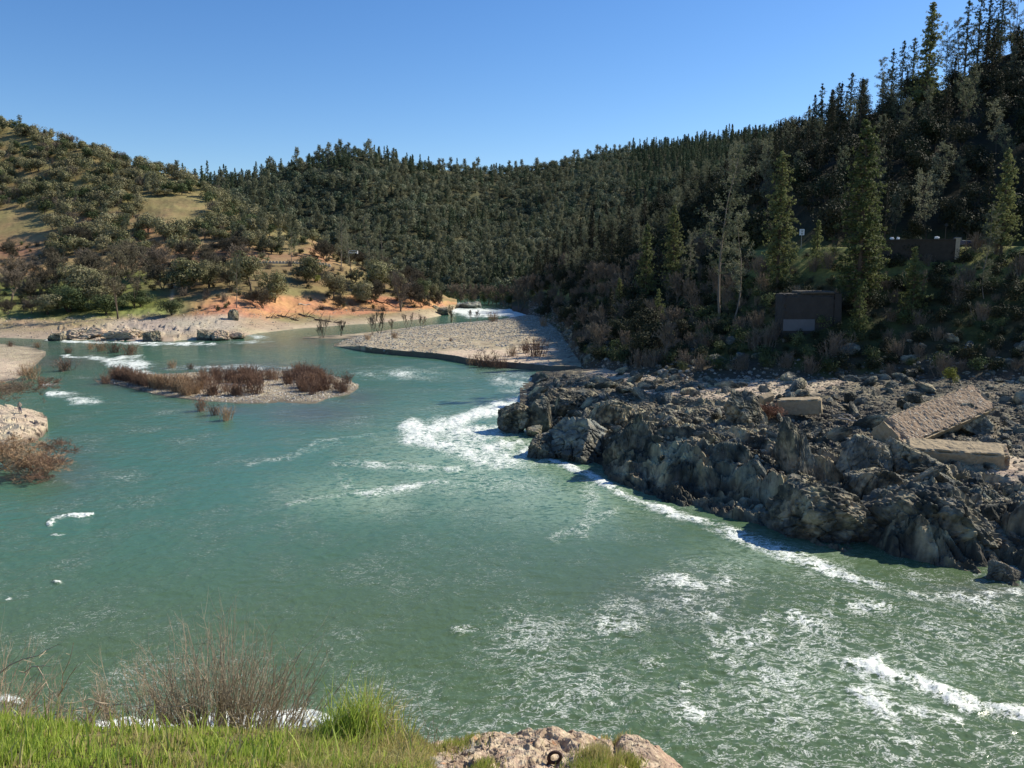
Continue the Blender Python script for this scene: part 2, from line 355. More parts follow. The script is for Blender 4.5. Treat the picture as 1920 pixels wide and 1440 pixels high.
col = lerp(col, SHADED_LITTER * .8, sst(4.0, 4.3, tt)); col = lerp(col, C(.085, .070, .050), (1 - sst(1.0, 1.25, tt + n1 * .35)))
GR = G; land('right_hillside', G, np.clip(col, .01, 1), M_BANK)
# --- rocky right shore (broken bedrock)
xs = cols((975, 1990, 1.35), (1990, 2700, 8), (2700, 3400, 30))
shoreR = row_z(0, [(975, 850), (1000, 858), (1100, 874), (1150, 905), (1250, 940), (1400, 977), (1500, 1010), (1600, 1040), (1700, 1062), (1800, 1080), (1920, 1096), (2300, 1160), (3400, 1320)])
rowsK = [row_off(shoreR, -4, z=-2.5), shoreR,
 row_d([(975, 825, 108), (1050, 805, 106), (1100, 800, 103), (1160, 825, 92), (1280, 800, 87), (1400, 850, 80), (1500, 905, 73.5), (1600, 935, 69), (1700, 955, 66), (1920, 995, 61.5), (2300, 1030, 55), (3400, 1150, 42)]),
 row_d([(975, 755, 124), (1100, 752, 121), (1280, 775, 109), (1400, 790, 102), (1500, 815, 95), (1600, 840, 89), (1700, 858, 84), (1920, 885, 79), (2300, 910, 70), (3400, 1000, 55)]),
 row_d([(975, 708, 160), (1100, 700, 150), (1280, 703, 141), (1500, 705, 134.5), (1700, 712, 128), (1920, 712, 120), (2300, 725, 105), (3400, 800, 80)])]
rowsK.append(row_off(rowsK[-1], 14, dz=-.6))
G, T = patch(rowsK, xs, [8, 60, 150, 170, 10], (2, 8)); x, y, z = G[..., 0], G[..., 1], G[..., 2]; tt = np.broadcast_to(T[:, None], x.shape)
wx = x + .9 * perlin(x / 3, y / 3, s=71) + .25 * perlin(x / .9, y / .9, s=75); wy = y + .9 * perlin(x / 3, y / 3, s=72) + .25 * perlin(x / .9, y / .9, s=76)
# strata strike up-left to down-right: stretch the boulders along that line
ca, sa = math.cos(math.radians(-50)), math.sin(math.radians(-50)); ax_ = (wx * ca + wy * sa); bx_ = (-wx * sa + wy * ca)
f1 = crags(ax_ / 9.5, bx_ / 4.6, 73, .9, (.4, 2.6), (.2, -.9)); f2 = crags(ax_ / 3.6, bx_ / 1.6, 174, .9, (.5, 3.0), (.2, -1.1)); f3 = crags(ax_ / 1.3, bx_ / .62, 277, .8, (.5, 3.0), (.2, -1.0)); f4 = crags(ax_ / .5, bx_ / .26, 379, .8, (.4, 2.6), (0, -.7))
px, py = proj(G)
rk = np.interp(tt, [0, .9, 1.5, 2, 3, 3.6, 4, 5], [.5, .6, 1.0, .9, .5, .25, .14, .1])
sandm = np.clip(sum(np.exp(-((px - a) / b) ** 2 - ((py - c) / d) ** 2) for a, b, c, d in ((1460, 130, 712, 24), (1190, 90, 698, 14), (1370, 110, 738, 12), (1900, 50, 872, 22), (1210, 40, 735, 5))), 0, 1)
sandm = sst(.25, .6, sandm + .25 * fbm(x / 4, y / 4, s=78)); rk = rk * (1 - .88 * sandm)
d_ = rk * (3.1 * (f1 - .25) + 1.55 * (f2 - .3) + .62 * (f3 - .3) + .24 * (f4 - .3) + .12 * fbm(x / .6, y / .6, o=3, s=80, rid=True))
c1_, e1 = facets(ax_ / 2.4, bx_ / 1.1, 391, .5, .7, (0, -.2)); c2_, e2 = facets(ax_ / .85, bx_ / .42, 392, .5, .6, (0, -.2)); d_ += rk * (.30 * c1_ + .13 * c2_ - .38 * np.exp(-(e1 / .05) ** 2) - .16 * np.exp(-(e2 / .08) ** 2))
G[..., 2] = z - .25 * rk + d_
ed = sst(975, 1045, xs)[None] ; ed2 = sst(.2, .9, np.broadcast_to(ed, G.shape[:2]) + .5 * fbm(x / 5, y / 5, s=86)); G[..., 2] = (G[..., 2] + 2) * np.where(tt < 3.1, ed2, np.minimum(1, ed2 + .6)) - 2
n1 = fbm(x / 6, y / 6, o=4, s=81); n2 = fbm(x / 1.1, y / 1.1, o=4, s=82); zz = G[..., 2]
ROCKC = lerp(C(.048, .050, .038), C(.44, .37, .23), sst(-.25, .5, n1 + .6 * n2)); ROCKC = lerp(ROCKC, C(.20, .215, .165), sst(.05, .35, fbm(x / 3.5, y / 3.5, s=83)) * .7); ROCKC = lerp(ROCKC, C(.40, .32, .16), sst(.2, .5, fbm(x / 2.5, y / 2.5, s=84)) * .5)
ROCKC = lerp(ROCKC, C(.045, .046, .04), (1 - sst(.3, 2.4, zz + 1.6 * n2 + n1)) * .75); ROCKC = lerp(ROCKC, C(.11, .10, .085), sst(.15, .45, fbm(x / 1.6, y / 1.6, o=5, s=85)) * .8)
col = lerp(ROCKC, SAND * .9, sandm * .95); col = lerp(col, C(.10, .085, .06), sst(2.85, 3.3, tt + .3 * n1) * (1 - sandm) * .6); col = col * (.8 + .3 * sst(-.3, .3, n2)[..., None])
M_ROCK = mat_land('rock', (2.6, .5), .9, .12, .85, .5, .2)
GK = G; land('rock_shore', G, np.clip(col, .01, 1), M_ROCK, sm=False)
# --- gravel bars and the island
def bar(name, near, far, xr, step, zt, cut, subs, amp=.12, sand=None, s=90, mid=.4):
    xs = cols((xr[0], xr[1], step)); rn = row_z(0, near); rf = row_z(0, far)
    def rm(f, zf):
        def g(xs):
            a = rn(xs); b = rf(xs); e = sst(0, .12, (xs - xr[0]) / (xr[1] - xr[0])) if cut is not None else np.sin(np.clip((xs - xr[0]) / (xr[1] - xr[0]), 0, 1) * PI) ** .5
            P = a * (1 - f) + b * f; P[:, 2] = zf * e; return P
        return g
    rows = [row_off(rn, -1.2, z=-1.5), rn, rm(.004 if cut else .12, zt * (.8 if cut else .4)), rm(mid, zt), rm(.85, zt * .6), rf, row_off(rf, 4, z=-1.5)]
    G, T = patch(rows, xs, subs, (0 if cut else 1, 2)); x, y, z = G[..., 0], G[..., 1], G[..., 2]; tt = np.broadcast_to(T[:, None], x.shape)
    w_ = np.interp(tt, [0, 1, 2, 4, 5, 6], [.2, .6, 1, 1, 1, .2]); G[..., 2] = z + amp * w_ * (fbm(x / 5, y / 5, o=5, s=s) * 2 + .5 * fbm(x / .8, y / .8, o=2, s=s + 1))
    n1 = fbm(x / 6, y / 6, o=4, s=s + 2); n2 = fbm(x / .9, y / .9, o=3, s=s + 3)
    col = lerp(GRV * .95, GRV * .72, sst(-.2, .3, n1)) * (.85 + .5 * n2[..., None])
    if sand is not None:
        px, py = proj(G); sm_ = np.clip(sum(np.exp(-((px - a) / b) ** 2 - ((py - c) / d) ** 2) for a, b, c, d in sand), 0, 1); sm_ = sst(.3, .6, sm_ + .3 * n1); col = lerp(col, SAND * 1.02, sm_)
    if cut: col = lerp(col, C(.15, .12, .085), (tt > .9) * (tt < 1.97) * (proj(G)[0] > 685))  # undercut face coloured darker to stand in for its shade
    wet = 1 - sst(.0, .25, G[..., 2]); col = lerp(col, C(.1, .085, .065), wet * .8)
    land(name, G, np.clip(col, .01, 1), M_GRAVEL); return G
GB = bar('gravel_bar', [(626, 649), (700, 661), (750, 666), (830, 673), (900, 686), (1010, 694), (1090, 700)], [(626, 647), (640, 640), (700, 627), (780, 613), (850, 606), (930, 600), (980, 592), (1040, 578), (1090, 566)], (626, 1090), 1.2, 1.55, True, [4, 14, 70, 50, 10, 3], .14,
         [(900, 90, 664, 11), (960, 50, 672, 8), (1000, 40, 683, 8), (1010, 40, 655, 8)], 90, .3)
GI = bar('gravel_island', [(180, 716), (230, 724), (300, 742), (380, 752), (450, 757), (540, 756), (590, 758), (610, 748), (660, 738), (672, 725)], [(180, 714), (230, 706), (300, 700), (400, 697), (560, 694), (640, 708), (660, 716), (672, 723)], (180, 672), 1.2, .42, None, [4, 10, 40, 40, 10, 3], .15, None, 95)
GS = bar('gravel_shore', [(-400, 760), (0, 719), (30, 712), (60, 692), (86, 664)], [(-400, 640), (0, 644), (40, 648), (70, 653), (86, 660)], (-400, 86), 2.5, .7, None, [4, 10, 40, 30, 10, 3], .13, [(-80, 150, 700, 40)], 97)
GP = bar('sand_spit', [(568, 634), (640, 636), (700, 631), (790, 616), (860, 610)], [(568, 632), (640, 628), (700, 622), (790, 611), (860, 607)], (568, 860), 3, .25, None, [3, 6, 10, 10, 6, 3], .1, None, 99)
# --- left rock shelf where the person stands
xs = cols((-400, 92, 2)); rn = row_z(0, [(-400, 850), (0, 846), (50, 836), (80, 820), (92, 800)]); 
rowsP = [row_off(rn, -3, z=-2), rn, row_d([(-400, 805, 118), (0, 812, 105.5), (50, 806, 107), (78, 798, 110), (92, 798, 118)]), row_d([(-400, 760, 128), (0, 770, 119.5), (50, 778, 118.5), (78, 788, 116), (92, 790, 121)]), row_d([(-400, 740, 150), (0, 757, 126), (50, 765, 125), (78, 780, 124), (92, 785, 126)])]
rowsP.append(row_off(rowsP[-1], 8, z=-1.5))
G, T = patch(rowsP, xs, [4, 40, 50, 24, 10], (2, 3)); x, y, z = G[..., 0], G[..., 1], G[..., 2]; tt = np.broadcast_to(T[:, None], x.shape)
wk = np.interp(tt, [0, 1, 2, 3, 4, 5], [.4, .7, .7, .25, .5, .4]); G[..., 2] = z + wk * (facets(x / 3.2, y / 2.2, 101, .8, .9)[0] + .5 * facets(x / 1., y / .7, 102, .8, .9)[0] + .2 * fbm(x, y, s=103))
G[..., 2] = np.where(xs[None] > 88, -1.2, G[..., 2])
n1 = fbm(x / 2, y / 2, o=4, s=104); col = lerp(C(.44, .36, .26), C(.24, .19, .14), sst(.1, .5, n1)); col = lerp(col, C(.14, .11, .08), 1 - sst(.1, .9, G[..., 2]))
land('rock_shelf', G, col, M_ROCK, sm=False)
# --- near bank under the viewer
xs = cols((-3200, -200, 60), (-200, 1700, 5), (1700, 4500, 60))
def lin(xs, pts): return np.interp(xs, [p[0] for p in pts], [p[1] for p in pts])
def rown(Dp, zp):
    def f(xs):
        D = lin(xs, Dp); z = lin(xs, zp); u = (xs - 960) / F; fw = D * math.cos(TH) - (z - CAMZ) * math.sin(TH); return np.stack([u * fw, D, z], -1)
    return f
rowsN = [rown([(0, -8)], [(0, 20.9)]), rown([(0, 1.5)], [(0, 20.6)]), rown([(0, 3.9), (1280, 3.9), (1400, 3.4)], [(0, 20.42), (790, 20.4), (850, 20.2), (1200, 20.1), (1280, 19.9), (1400, 19.6), (1500, 19.3)]),
 rown([(0, 4.9), (1280, 4.7), (1400, 4.2)], [(0, 20.10), (790, 20.08), (850, 19.8), (1200, 19.6), (1280, 19.0), (1500, 18.4)]), rown([(0, 5.6), (1280, 5.4), (1400, 5)], [(0, 19.25), (800, 19.2), (860, 18.8), (1200, 18.5), (1500, 17.5)]),
 rown([(0, 8), (1280, 7)], [(0, 17.1), (1280, 15.5)]), rown([(0, 16), (1280, 14)], [(0, 10.5), (1280, 9)]), rown([(0, 34), (900, 33), (1280, 30)], [(0, .8), (1280, .5)]), rown([(0, 37.2), (900, 35), (1280, 32)], [(0, -.2)]), rown([(0, 42)], [(0, -3)])]
G, T = patch(rowsN, xs, [4, 16, 24, 20, 14, 12, 14, 8, 4], (2, 4)); x, y, z = G[..., 0], G[..., 1], G[..., 2]
lump = np.interp(np.broadcast_to(T[:, None], x.shape), [0, 2, 4, 6, 7, 9], [.06, .06, .12, .8, 1.2, .5])
G[..., 2] = z + lump * (fbm(x / 1.5, y / 1.5, o=4, s=110) + .4 * fbm(x / 12, y / 12, o=3, s=111))
n1 = fbm(x / .5, y / .5, o=4, s=112); col = lerp(C(.12, .10, .045), C(.26, .20, .11), sst(-.2, .3, n1))
land('riverbank', G, col, mat_land('bank_earth', (30, 4.), .6, .02, contrast=.5))
# ---------------------------------------------------------------- river
az = np.concatenate([np.linspace(-1.15, -.66, 40)[:-1], np.linspace(-.66, .68, 1150), np.linspace(.68, 1.6, 60)[1:]])
Dr = np.exp(np.concatenate([np.linspace(math.log(24), math.log(300), 900), np.linspace(math.log(302), math.log(1100), 160)]))
X = az[None] * Dr[:, None]; Y = np.broadcast_to(Dr[:, None], X.shape); Z0 = np.zeros_like(X)
px, py = proj(np.stack([X, Y, Z0], -1))
def segd(px, py, pts, ysc=2.2):
    d = np.full(px.shape, 1e9)
    for (x0, y0), (x1, y1) in zip(pts[:-1], pts[1:]):
        dx, dy = x1 - x0, (y1 - y0) * ysc; t = np.clip(((px - x0) * dx + (py - y0) * ysc * dy) / (dx * dx + dy * dy + 1e-9), 0, 1)
        d = np.minimum(d, np.hypot(px - x0 - t * dx, (py - y0) * ysc - t * dy))
    return d
wpx = px + 14 * fbm(X / 3, Y / 6, o=3, s=201); wpy = py + 6 * fbm(X / 3, Y / 6, o=3, s=202)
foam = np.full(X.shape, .0)
def line(pts, w_, a, ysc=2.2):
    global foam; foam = np.maximum(foam, a * np.exp(-(segd(wpx, wpy, pts, ysc) / w_) ** 2))
def blob(cx, cy, rx, ry, a):
    global foam; foam = np.maximum(foam, a * np.exp(-((wpx - cx) / rx) ** 2 - ((wpy - cy) / ry) ** 2))
line([(1005, 745), (940, 762), (870, 785), (800, 808), (775, 822)], 34, .84, 2.4)
line([(775, 800), (810, 830), (880, 845), (950, 835)], 40, .76, 2.0)
blob(885, 812, 110, 30, .74); blob(945, 855, 120, 40, .62); blob(850, 790, 60, 14, .82); blob(900, 900, 200, 45, .42)
line([(985, 848), (1040, 866), (1100, 886), (1130, 905)], 16, .8, 2); line([(1130, 905), (1190, 940), (1260, 962), (1340, 985)], 16, .74, 2)
line([(1340, 985), (1400, 1012), (1470, 1040), (1540, 1058), (1600, 1085)], 26, .72, 1.6); line([(1600, 1085), (1700, 1115), (1800, 1120), (1920, 1110)], 30, .55, 1.6)
line([(1100, 900), (1110, 940), (1090, 1000)], 26, .45, 1.2)
line([(640, 892), (650, 918), (690, 925), (760, 912), (850, 900)], 22, .5, 2); line([(540, 945), (620, 928), (680, 922)], 12, .5, 2); line([(470, 870), (560, 850), (640, 830)], 18, .42, 3); line([(540, 862), (600, 826), (700, 812)], 16, .42, 3)
line([(640, 868), (720, 872), (840, 880), (950, 872)], 30, .52, 2.4); line([(1040, 1010), (1090, 985), (1150, 960)], 22, .42, 1.5)
foam = np.maximum(foam, .55 * sst(1000, 1300, wpx) * sst(960, 1100, wpy) * (.72 + .45 * fbm(X / 5, Y / 5, o=3, s=203)))
foam = np.maximum(foam, .40 * sst(1020, 1180, wpy) * sst(650, 1000, wpx)); foam = np.maximum(foam, .30 * sst(960, 1300, wpy)); foam = np.maximum(foam, .22)
line([(1590, 1245), (1660, 1262), (1740, 1285), (1820, 1320), (1960, 1345)], 24, .8, 1.2); line([(1620, 1285), (1700, 1330), (1800, 1350)], 26, .6, 1.2); line([(1640, 1240), (1590, 1290), (1680, 1350)], 26, .6, 1)
blob(1160, 1165, 90, 60, .58); blob(1390, 1195, 120, 44, .57); blob(1240, 1240, 90, 40, .54); blob(870, 1180, 50, 20, .52); blob(1620, 1140, 120, 34, .55); blob(1500, 1160, 160, 50, .56); blob(1300, 1090, 200, 40, .52); blob(1480, 1350, 60, 20, .6); blob(1750, 1420, 120, 30, .55)
line([(92, 984), (104, 973), (130, 967), (172, 964)], 7, .85, 1.4); blob(110, 1003, 25, 6, .6); blob(105, 1092, 14, 4, .65); blob(15, 1120, 10, 4, .6)
blob(160, 752, 34, 9, .95); blob(115, 738, 34, 7, .85); blob(92, 720, 22, 5, .9); line([(120, 668), (200, 672), (270, 668)], 8, .75, 2.5); blob(245, 684, 46, 13, .95); line([(200, 675), (240, 695), (290, 703)], 14, .85, 2)
foam = np.maximum(foam, .58 * np.exp(-((wpx - 430) / 190) ** 2 - ((wpy - 690) / 9) ** 2)); foam = np.maximum(foam, .50 * np.exp(-((wpx - 740) / 140) ** 2 - ((wpy - 700) / 18) ** 2)); foam = np.maximum(foam, .55 * np.exp(-((wpx - 960) / 60) ** 2 - ((wpy - 715) / 30) ** 2))
blob(485, 632, 24, 5, .85); blob(470, 641, 60, 6, .5); line([(90, 637), (160, 641), (260, 644), (400, 645)], 8, .8, 3); line([(860, 583), (920, 586), (990, 590)], 17, 1.15, 2.2); blob(905, 590, 60, 6, 1.05); line([(840, 571), (880, 569)], 5, .9, 2)
line([(130, 1378), (240, 1362), (330, 1372), (420, 1350), (560, 1345), (610, 1360)], 22, 1.15, 1.2); line([(-200, 1400), (130, 1378)], 26, 1.0, 1.2); blob(15, 1310, 40, 12, .9)
foam = np.where(foam > .45, foam + .5 * fbm(X / (1.2 + Y / 90), Y / (1.6 + Y / 60), o=4, s=221), foam)
# shallow water over gravel, aerated milky water, warmer green near
shal = np.zeros_like(X)
for cx, cy, rx, ry, a in ((590, 775, 110, 24, .9), (450, 690, 200, 10, .8), (110, 678, 90, 14, .9), (60, 650, 120, 14, .6), (240, 716, 90, 18, .6), (670, 745, 50, 14, .8), (600, 640, 60, 8, .7), (440, 648, 160, 8, .5), (120, 880, 70, 50, .55), (1850, 1110, 110, 22, .6), (430, 770, 60, 12, .7), (980, 700, 60, 16, .4), (1250, 1130, 160, 60, .35)):
    shal = np.maximum(shal, a * np.exp(-((wpx - cx) / rx) ** 2 - ((wpy - cy) / ry) ** 2))
milk = np.zeros_like(X)
for cx, cy, rx, ry, a in ((900, 860, 220, 90, 1.1), (1060, 930, 180, 60, .8), (680, 925, 140, 45, .85), (1450, 1040, 160, 40, .5), (1650, 1290, 260, 70, .35), (850, 700, 160, 16, .3)):
    milk = np.maximum(milk, a * np.exp(-((wpx - cx) / rx) ** 2 - ((wpy - cy) / ry) ** 2))
near = sst(780, 1150, py + .12 * (px - 960))
ff = np.clip(foam, 0, 1); foam = np.where(foam > .22, foam * (.82 + .42 * fbm(X / 2.4, Y / 3.5, o=4, s=220)), foam) if False else foam; act = np.clip(.25 + 1.3 * (ff - .25), .12, 1.2)
Z = .05 * fbm(X / 2.2, Y / 1.4, o=4, s=210) + .24 * act * fbm(X / 1.6, Y / 1.1, o=4, s=211, rid=True) * (1 / (1 + (Y / 260) ** 2)) + .10 * sst(.6, 1, ff) * fbm(X / .7, Y / .6, o=4, s=212, rid=True)
Z -= .05
V = np.stack([X, Y, Z], -1).reshape(-1, 3)
m, nt, out = newmat('river_water'); N = NT(nt)
pos = N.n('ShaderNodeNewGeometry').outputs['Position']
A = lambda k: N.n('ShaderNodeAttribute', attribute_name=k).outputs['Fac']
fo, sh, mi_, ne = A('foam'), A('shallow'), A('milky'), A('near')
wn = N.n('ShaderNodeTexNoise', {'Vector': pos, 'Scale': .35, 'Detail': 3}).outputs['Color']
wv = N.n('ShaderNodeVectorMath', {0: wn, 'Scale': 2.6}, operation='SCALE').outputs[0]; pw = N.n('ShaderNodeVectorMath', {0: pos, 1: wv}, operation='ADD').outputs[0]
wn2 = N.n('ShaderNodeTexNoise', {'Vector': pos, 'Scale': 2.2, 'Detail': 2}).outputs['Color']; wv2 = N.n('ShaderNodeVectorMath', {0: wn2, 'Scale': .45}, operation='SCALE').outputs[0]; pw = N.n('ShaderNodeVectorMath', {0: pw, 1: wv2}, operation='ADD').outputs[0]
def fil(sc, det, st=(1, 1, 1)):
    v = N.n('ShaderNodeMapping', {'Vector': pw, 'Scale': st, 'Rotation': (0, 0, -.45)}).outputs[0]
    n = N.noise(v, sc, det, .62).outputs[0]; return N.math('SUBTRACT', 1.0, N.math('MULTIPLY', N.math('ABSOLUTE', N.math('SUBTRACT', n, .5)), 8.0))
r1 = fil(1.25, 5, (.65, 1.35, 1)); r2 = fil(3.8, 4, (.75, 1.25, 1)); big = N.noise(pw, .16, 3).outputs[0]; fine = N.noise(pw, 9, 4, .8).outputs[0]
fl = N.math('ADD', N.math('MULTIPLY', N.math('MAXIMUM', r1, -.6), .50), N.math('MULTIPLY', N.math('MAXIMUM', r2, -.8), .36)); fl = N.math('ADD', fl, N.math('MULTIPLY', N.math('SUBTRACT', fine, .5), .95)); fl = N.math('ADD', fl, N.math('MULTIPLY', N.math('SUBTRACT', big, .5), .8))
fm = N.ramp(N.math('ADD', fl, N.math('MULTIPLY', fo, 1.25)), 1.0, 1.6)
c = N.mix(ne, (.056, .150, .096), (.076, .120, .054)); c = N.mix(N.math('MULTIPLY', N.ramp(big, .35, .7), .45), c, (.080, .120, .070))
c = N.mix(N.math('MULTIPLY', sh, .8), c, (.085, .085, .08)); c = N.mix(N.math('MULTIPLY', mi_, N.ramp(N.math('ADD', r1, big), .3, 1.5)), c, (.27, .37, .24))
foamc = N.mix(N.ramp(fine, .3, .65), (.50, .57, .49), (.86, .87, .82)); c2 = N.mix(fm, c, foamc)
rg = N.math('ADD', .13, N.math('MULTIPLY', fm, .6))
bn = N.noise(pw, 1.3, 5, .65).outputs[0]; bn2 = N.noise(pos, 5.0, 3, .6).outputs[0]; hgt = N.math('ADD', N.math('MULTIPLY', bn, .5), N.math('ADD', N.math('MULTIPLY', bn2, .12), N.math('MULTIPLY', fm, .06)))
b = N.n('ShaderNodeBump', {'Strength': .55, 'Distance': .22, 'Height': hgt}).outputs[0]
p = N.n('ShaderNodeBsdfPrincipled', {'Base Color': c2, 'Roughness': rg, 'Normal': b, 'IOR': 1.33, 'Specular IOR Level': .38}); nt.links.new(p.outputs[0], out.inputs[0])
me = mesh('river', V, grid_faces(*X.shape), [m], attrs={'foam': foam, 'shallow': shal, 'milky': milk, 'near': near})
tag(obj('river', me), None, None, None, 'structure')
# ---------------------------------------------------------------- plants
def unit(v): return v / (np.linalg.norm(v, axis=-1, keepdims=True) + 1e-9)
def leaves(P, Nn, size, rg, asp=.6, jit=.7):
    """leaf-sized diamonds at P facing roughly along Nn"""
    P = np.asarray(P, float); n = len(P); Nn = unit(unit(np.asarray(Nn, float)) + rg.normal(0, jit * .5, (n, 3)))
    a = unit(np.cross(Nn, unit(rg.normal(0, 1, (n, 3))))); b = np.cross(Nn, a); s = (size * rg.uniform(.6, 1.35, n))[:, None]
    V = np.stack([P - a * s * .5, P - b * s * .5 * asp, P + a * s * .5, P + b * s * .5 * asp], 1).reshape(-1, 3)
    return V, np.arange(4 * n).reshape(-1, 4)
def grow(rg, p, d, L, r, depth, out, tips, spread=.6, n=(2, 4), up=.15, shrink=(.6, .85), bend=.15, rshr=.62):
    k = 3; q = np.array(p, float); dd = np.array(d, float)
    for i in range(k):
        d2 = dd + rg.normal(0, bend, 3); d2[2] += up * .3; d2 /= np.linalg.norm(d2); q2 = q + d2 * L / k
        r0 = r * (1 - .35 * i / k); r1 = r * (1 - .35 * (i + 1) / k); out.append((*q, *q2, r0, r1))
        q, dd = q2, d2
        if depth > 0 and i < k - 1 and rg.random() < .55:
            e = dd + rg.normal(0, spread, 3); e[2] += up; e /= np.linalg.norm(e); grow(rg, q, e, L * rg.uniform(*shrink) * .8, r1 * rshr * .8, depth - 1, out, tips, spread, n, up, shrink, bend, rshr)
    if depth <= 0: tips.append((*q, *dd)); return
    for j in range(rg.integers(n[0], n[1])):
        e = dd + rg.normal(0, spread, 3); e[2] += up; e /= np.linalg.norm(e)
        grow(rg, q, e, L * rg.uniform(*shrink), r1 * rshr, depth - 1, out, tips, spread, n, up, shrink, bend, rshr)
M_OAK = mat_leaf('oak_foliage', (.155, .160, .072), (.28, .25, .145), .15)
M_SHADE = mat_leaf('shade_darkened_foliage', (.024, .034, .016), (.055, .055, .030), .1, vary=.5)  # leaf colour darkened to carry the shade of the right slope
M_OAKG = mat_leaf('live_oak_foliage', (.060, .088, .034), (.12, .14, .062), .15)
M_FAR = mat_leaf('woodland_foliage', (.088, .122, .072), (.205, .21, .13), .15, vary=.6)
M_CON = mat_leaf('conifer_foliage', (.058, .088, .046), (.12, .15, .08), .15, vary=.4)
M_PINE = mat_leaf('pine_needles', (.085, .115, .045), (.205, .22, .09), .4, sc=.9)
M_GREY = mat_leaf('grey_pine_needles', (.12, .14, .08), (.22, .22, .14), .25)
M_BARK = mat_plain('bark', (.10, .078, .058), .9, .5, 3, .1); M_BARKP = mat_plain('pale_bark', (.21, .175, .14), .9, .4, 3, .1)
M_TWIG = mat_plain('bare_twigs', (.19, .155, .115), .9, .4, 1, .1); M_TWIGD = mat_plain('dark_twigs', (.115, .10, .07), .9, .4, 1, .1)
M_WIL = mat_plain('willow_stems', (.20, .125, .085), .9, .5, 1.2, .1); M_WILT = mat_plain('tan_willow_stems', (.33, .225, .135), .9, .45, 1.2, .1); M_YEL = mat_leaf('yellow_green_leaves', (.16, .19, .035), (.26, .27, .07), .3)
def make_oak(seed, h=9., w=5.5, n=1500, size=.5, trunk=True, flat=.8, sparse=0.):
    rg = np.random.default_rng(seed); S = []; tips = []
    for k in range(rg.integers(1, 4)):
        a = rg.uniform(0, 2 * PI); grow(rg, (0, 0, -.5), (math.cos(a) * .3, math.sin(a) * .3, 1), h * .36, h * .03, 3, S, tips, .55, (2, 4), .12)
    S = np.array(S); tips = np.array(tips); m = max(tips[:, 2].max(), 1); sc = h * .86 / m; wx = max(np.abs(tips[:, :2]).max(), 1); sw = w / 2 * .8 / wx
    for c in (0, 1, 3, 4): S[:, c] *= sw
    for c in (2, 5): S[:, c] *= sc
    T = tips[:, :3] * (sw, sw, sc)
    nl = 16 if not sparse else 22; L = T[rg.permutation(len(T))[:nl]]
    extra = np.stack([rg.normal(0, w * .2, 9), rg.normal(0, w * .2, 9), rg.uniform(h * .35, h * .8, 9)], 1); L = np.concatenate([L, extra])
    k = rg.integers(0, len(L), n); dr = unit(rg.normal(0, 1, (n, 3))); rr = w * rg.uniform(.13, .24, len(L))[k] * (.55 + .5 * rg.random(n) ** .5)
    P = L[k] + dr * rr[:, None] * (1, 1, flat); Nn = dr * .8 + unit(P - (0, 0, h * .45)) * .6
    keep = P[:, 2] > h * .12; V, Q = leaves(P[keep], Nn[keep], size, rg, .75, .8)
    return (V, Q), tubes(S, 4), T
def make_conifer(seed, h=22., w=7., whorls=26, perb=5, tuft=6, size=.45, bare=.12, droop=.12, shape=.85, gap=.0, irregular=.25):
    rg = np.random.default_rng(seed); S = [(0, 0, -1., 0, 0, h * .5, h * .014, h * .009), (0, 0, h * .5, 0, 0, h * .98, h * .009, h * .002)]; P = []; Nn = []
    lean = rg.normal(0, .012, 2)
    for i in range(whorls):
        t = bare + (1 - bare) * (i + rg.random() * .6) / whorls
        env = (1 - t) ** shape * (1 if t > bare + .12 else .45 + .55 * (t - bare) / .12) + .04
        for j in range(rg.integers(4, 7)):
            if rg.random() < gap: continue
            a = rg.uniform(0, 2 * PI); R = w / 2 * env * rg.uniform(1 - irregular * 1.6, 1 + irregular * .6); z0 = t * h; up = rg.normal(.12, .15) - droop + .3 * (t - .3)
            e = np.array([math.cos(a) * R, math.sin(a) * R, R * up]); S.append((0, 0, z0, *(e * .95 + (0, 0, z0)), h * .003, h * .0008))
            m = max(2, int(perb * (R / (w / 2)) + 1.5))
            for q in range(m):
                f = .3 + .75 * (q + rg.random()) / m; c = e * f + (0, 0, z0) + rg.normal(0, .05 * R + .1, 3); c[2] -= droop * .6 * R * f * f
                dr = unit(rg.normal(0, 1, (tuft, 3)) + (0, 0, .35)); P.append(c + dr * size * .55); Nn.append(dr + unit(np.array([math.cos(a), math.sin(a), .5])) * .9)
    P = np.concatenate(P + [np.array([[0, 0, h * (.93 + .012 * k)] for k in range(8)])]); Nn = np.concatenate(Nn + [rg.normal(0, 1, (8, 3))])
    V, Q = leaves(P, Nn, size, rg, .5, .9); V[:, 0] += lean[0] * V[:, 2]; S = np.array(S)
    S[:, 0] += lean[0] * S[:, 2]; S[:, 3] += lean[0] * S[:, 5]
    return (V, Q), tubes(S, 6), None
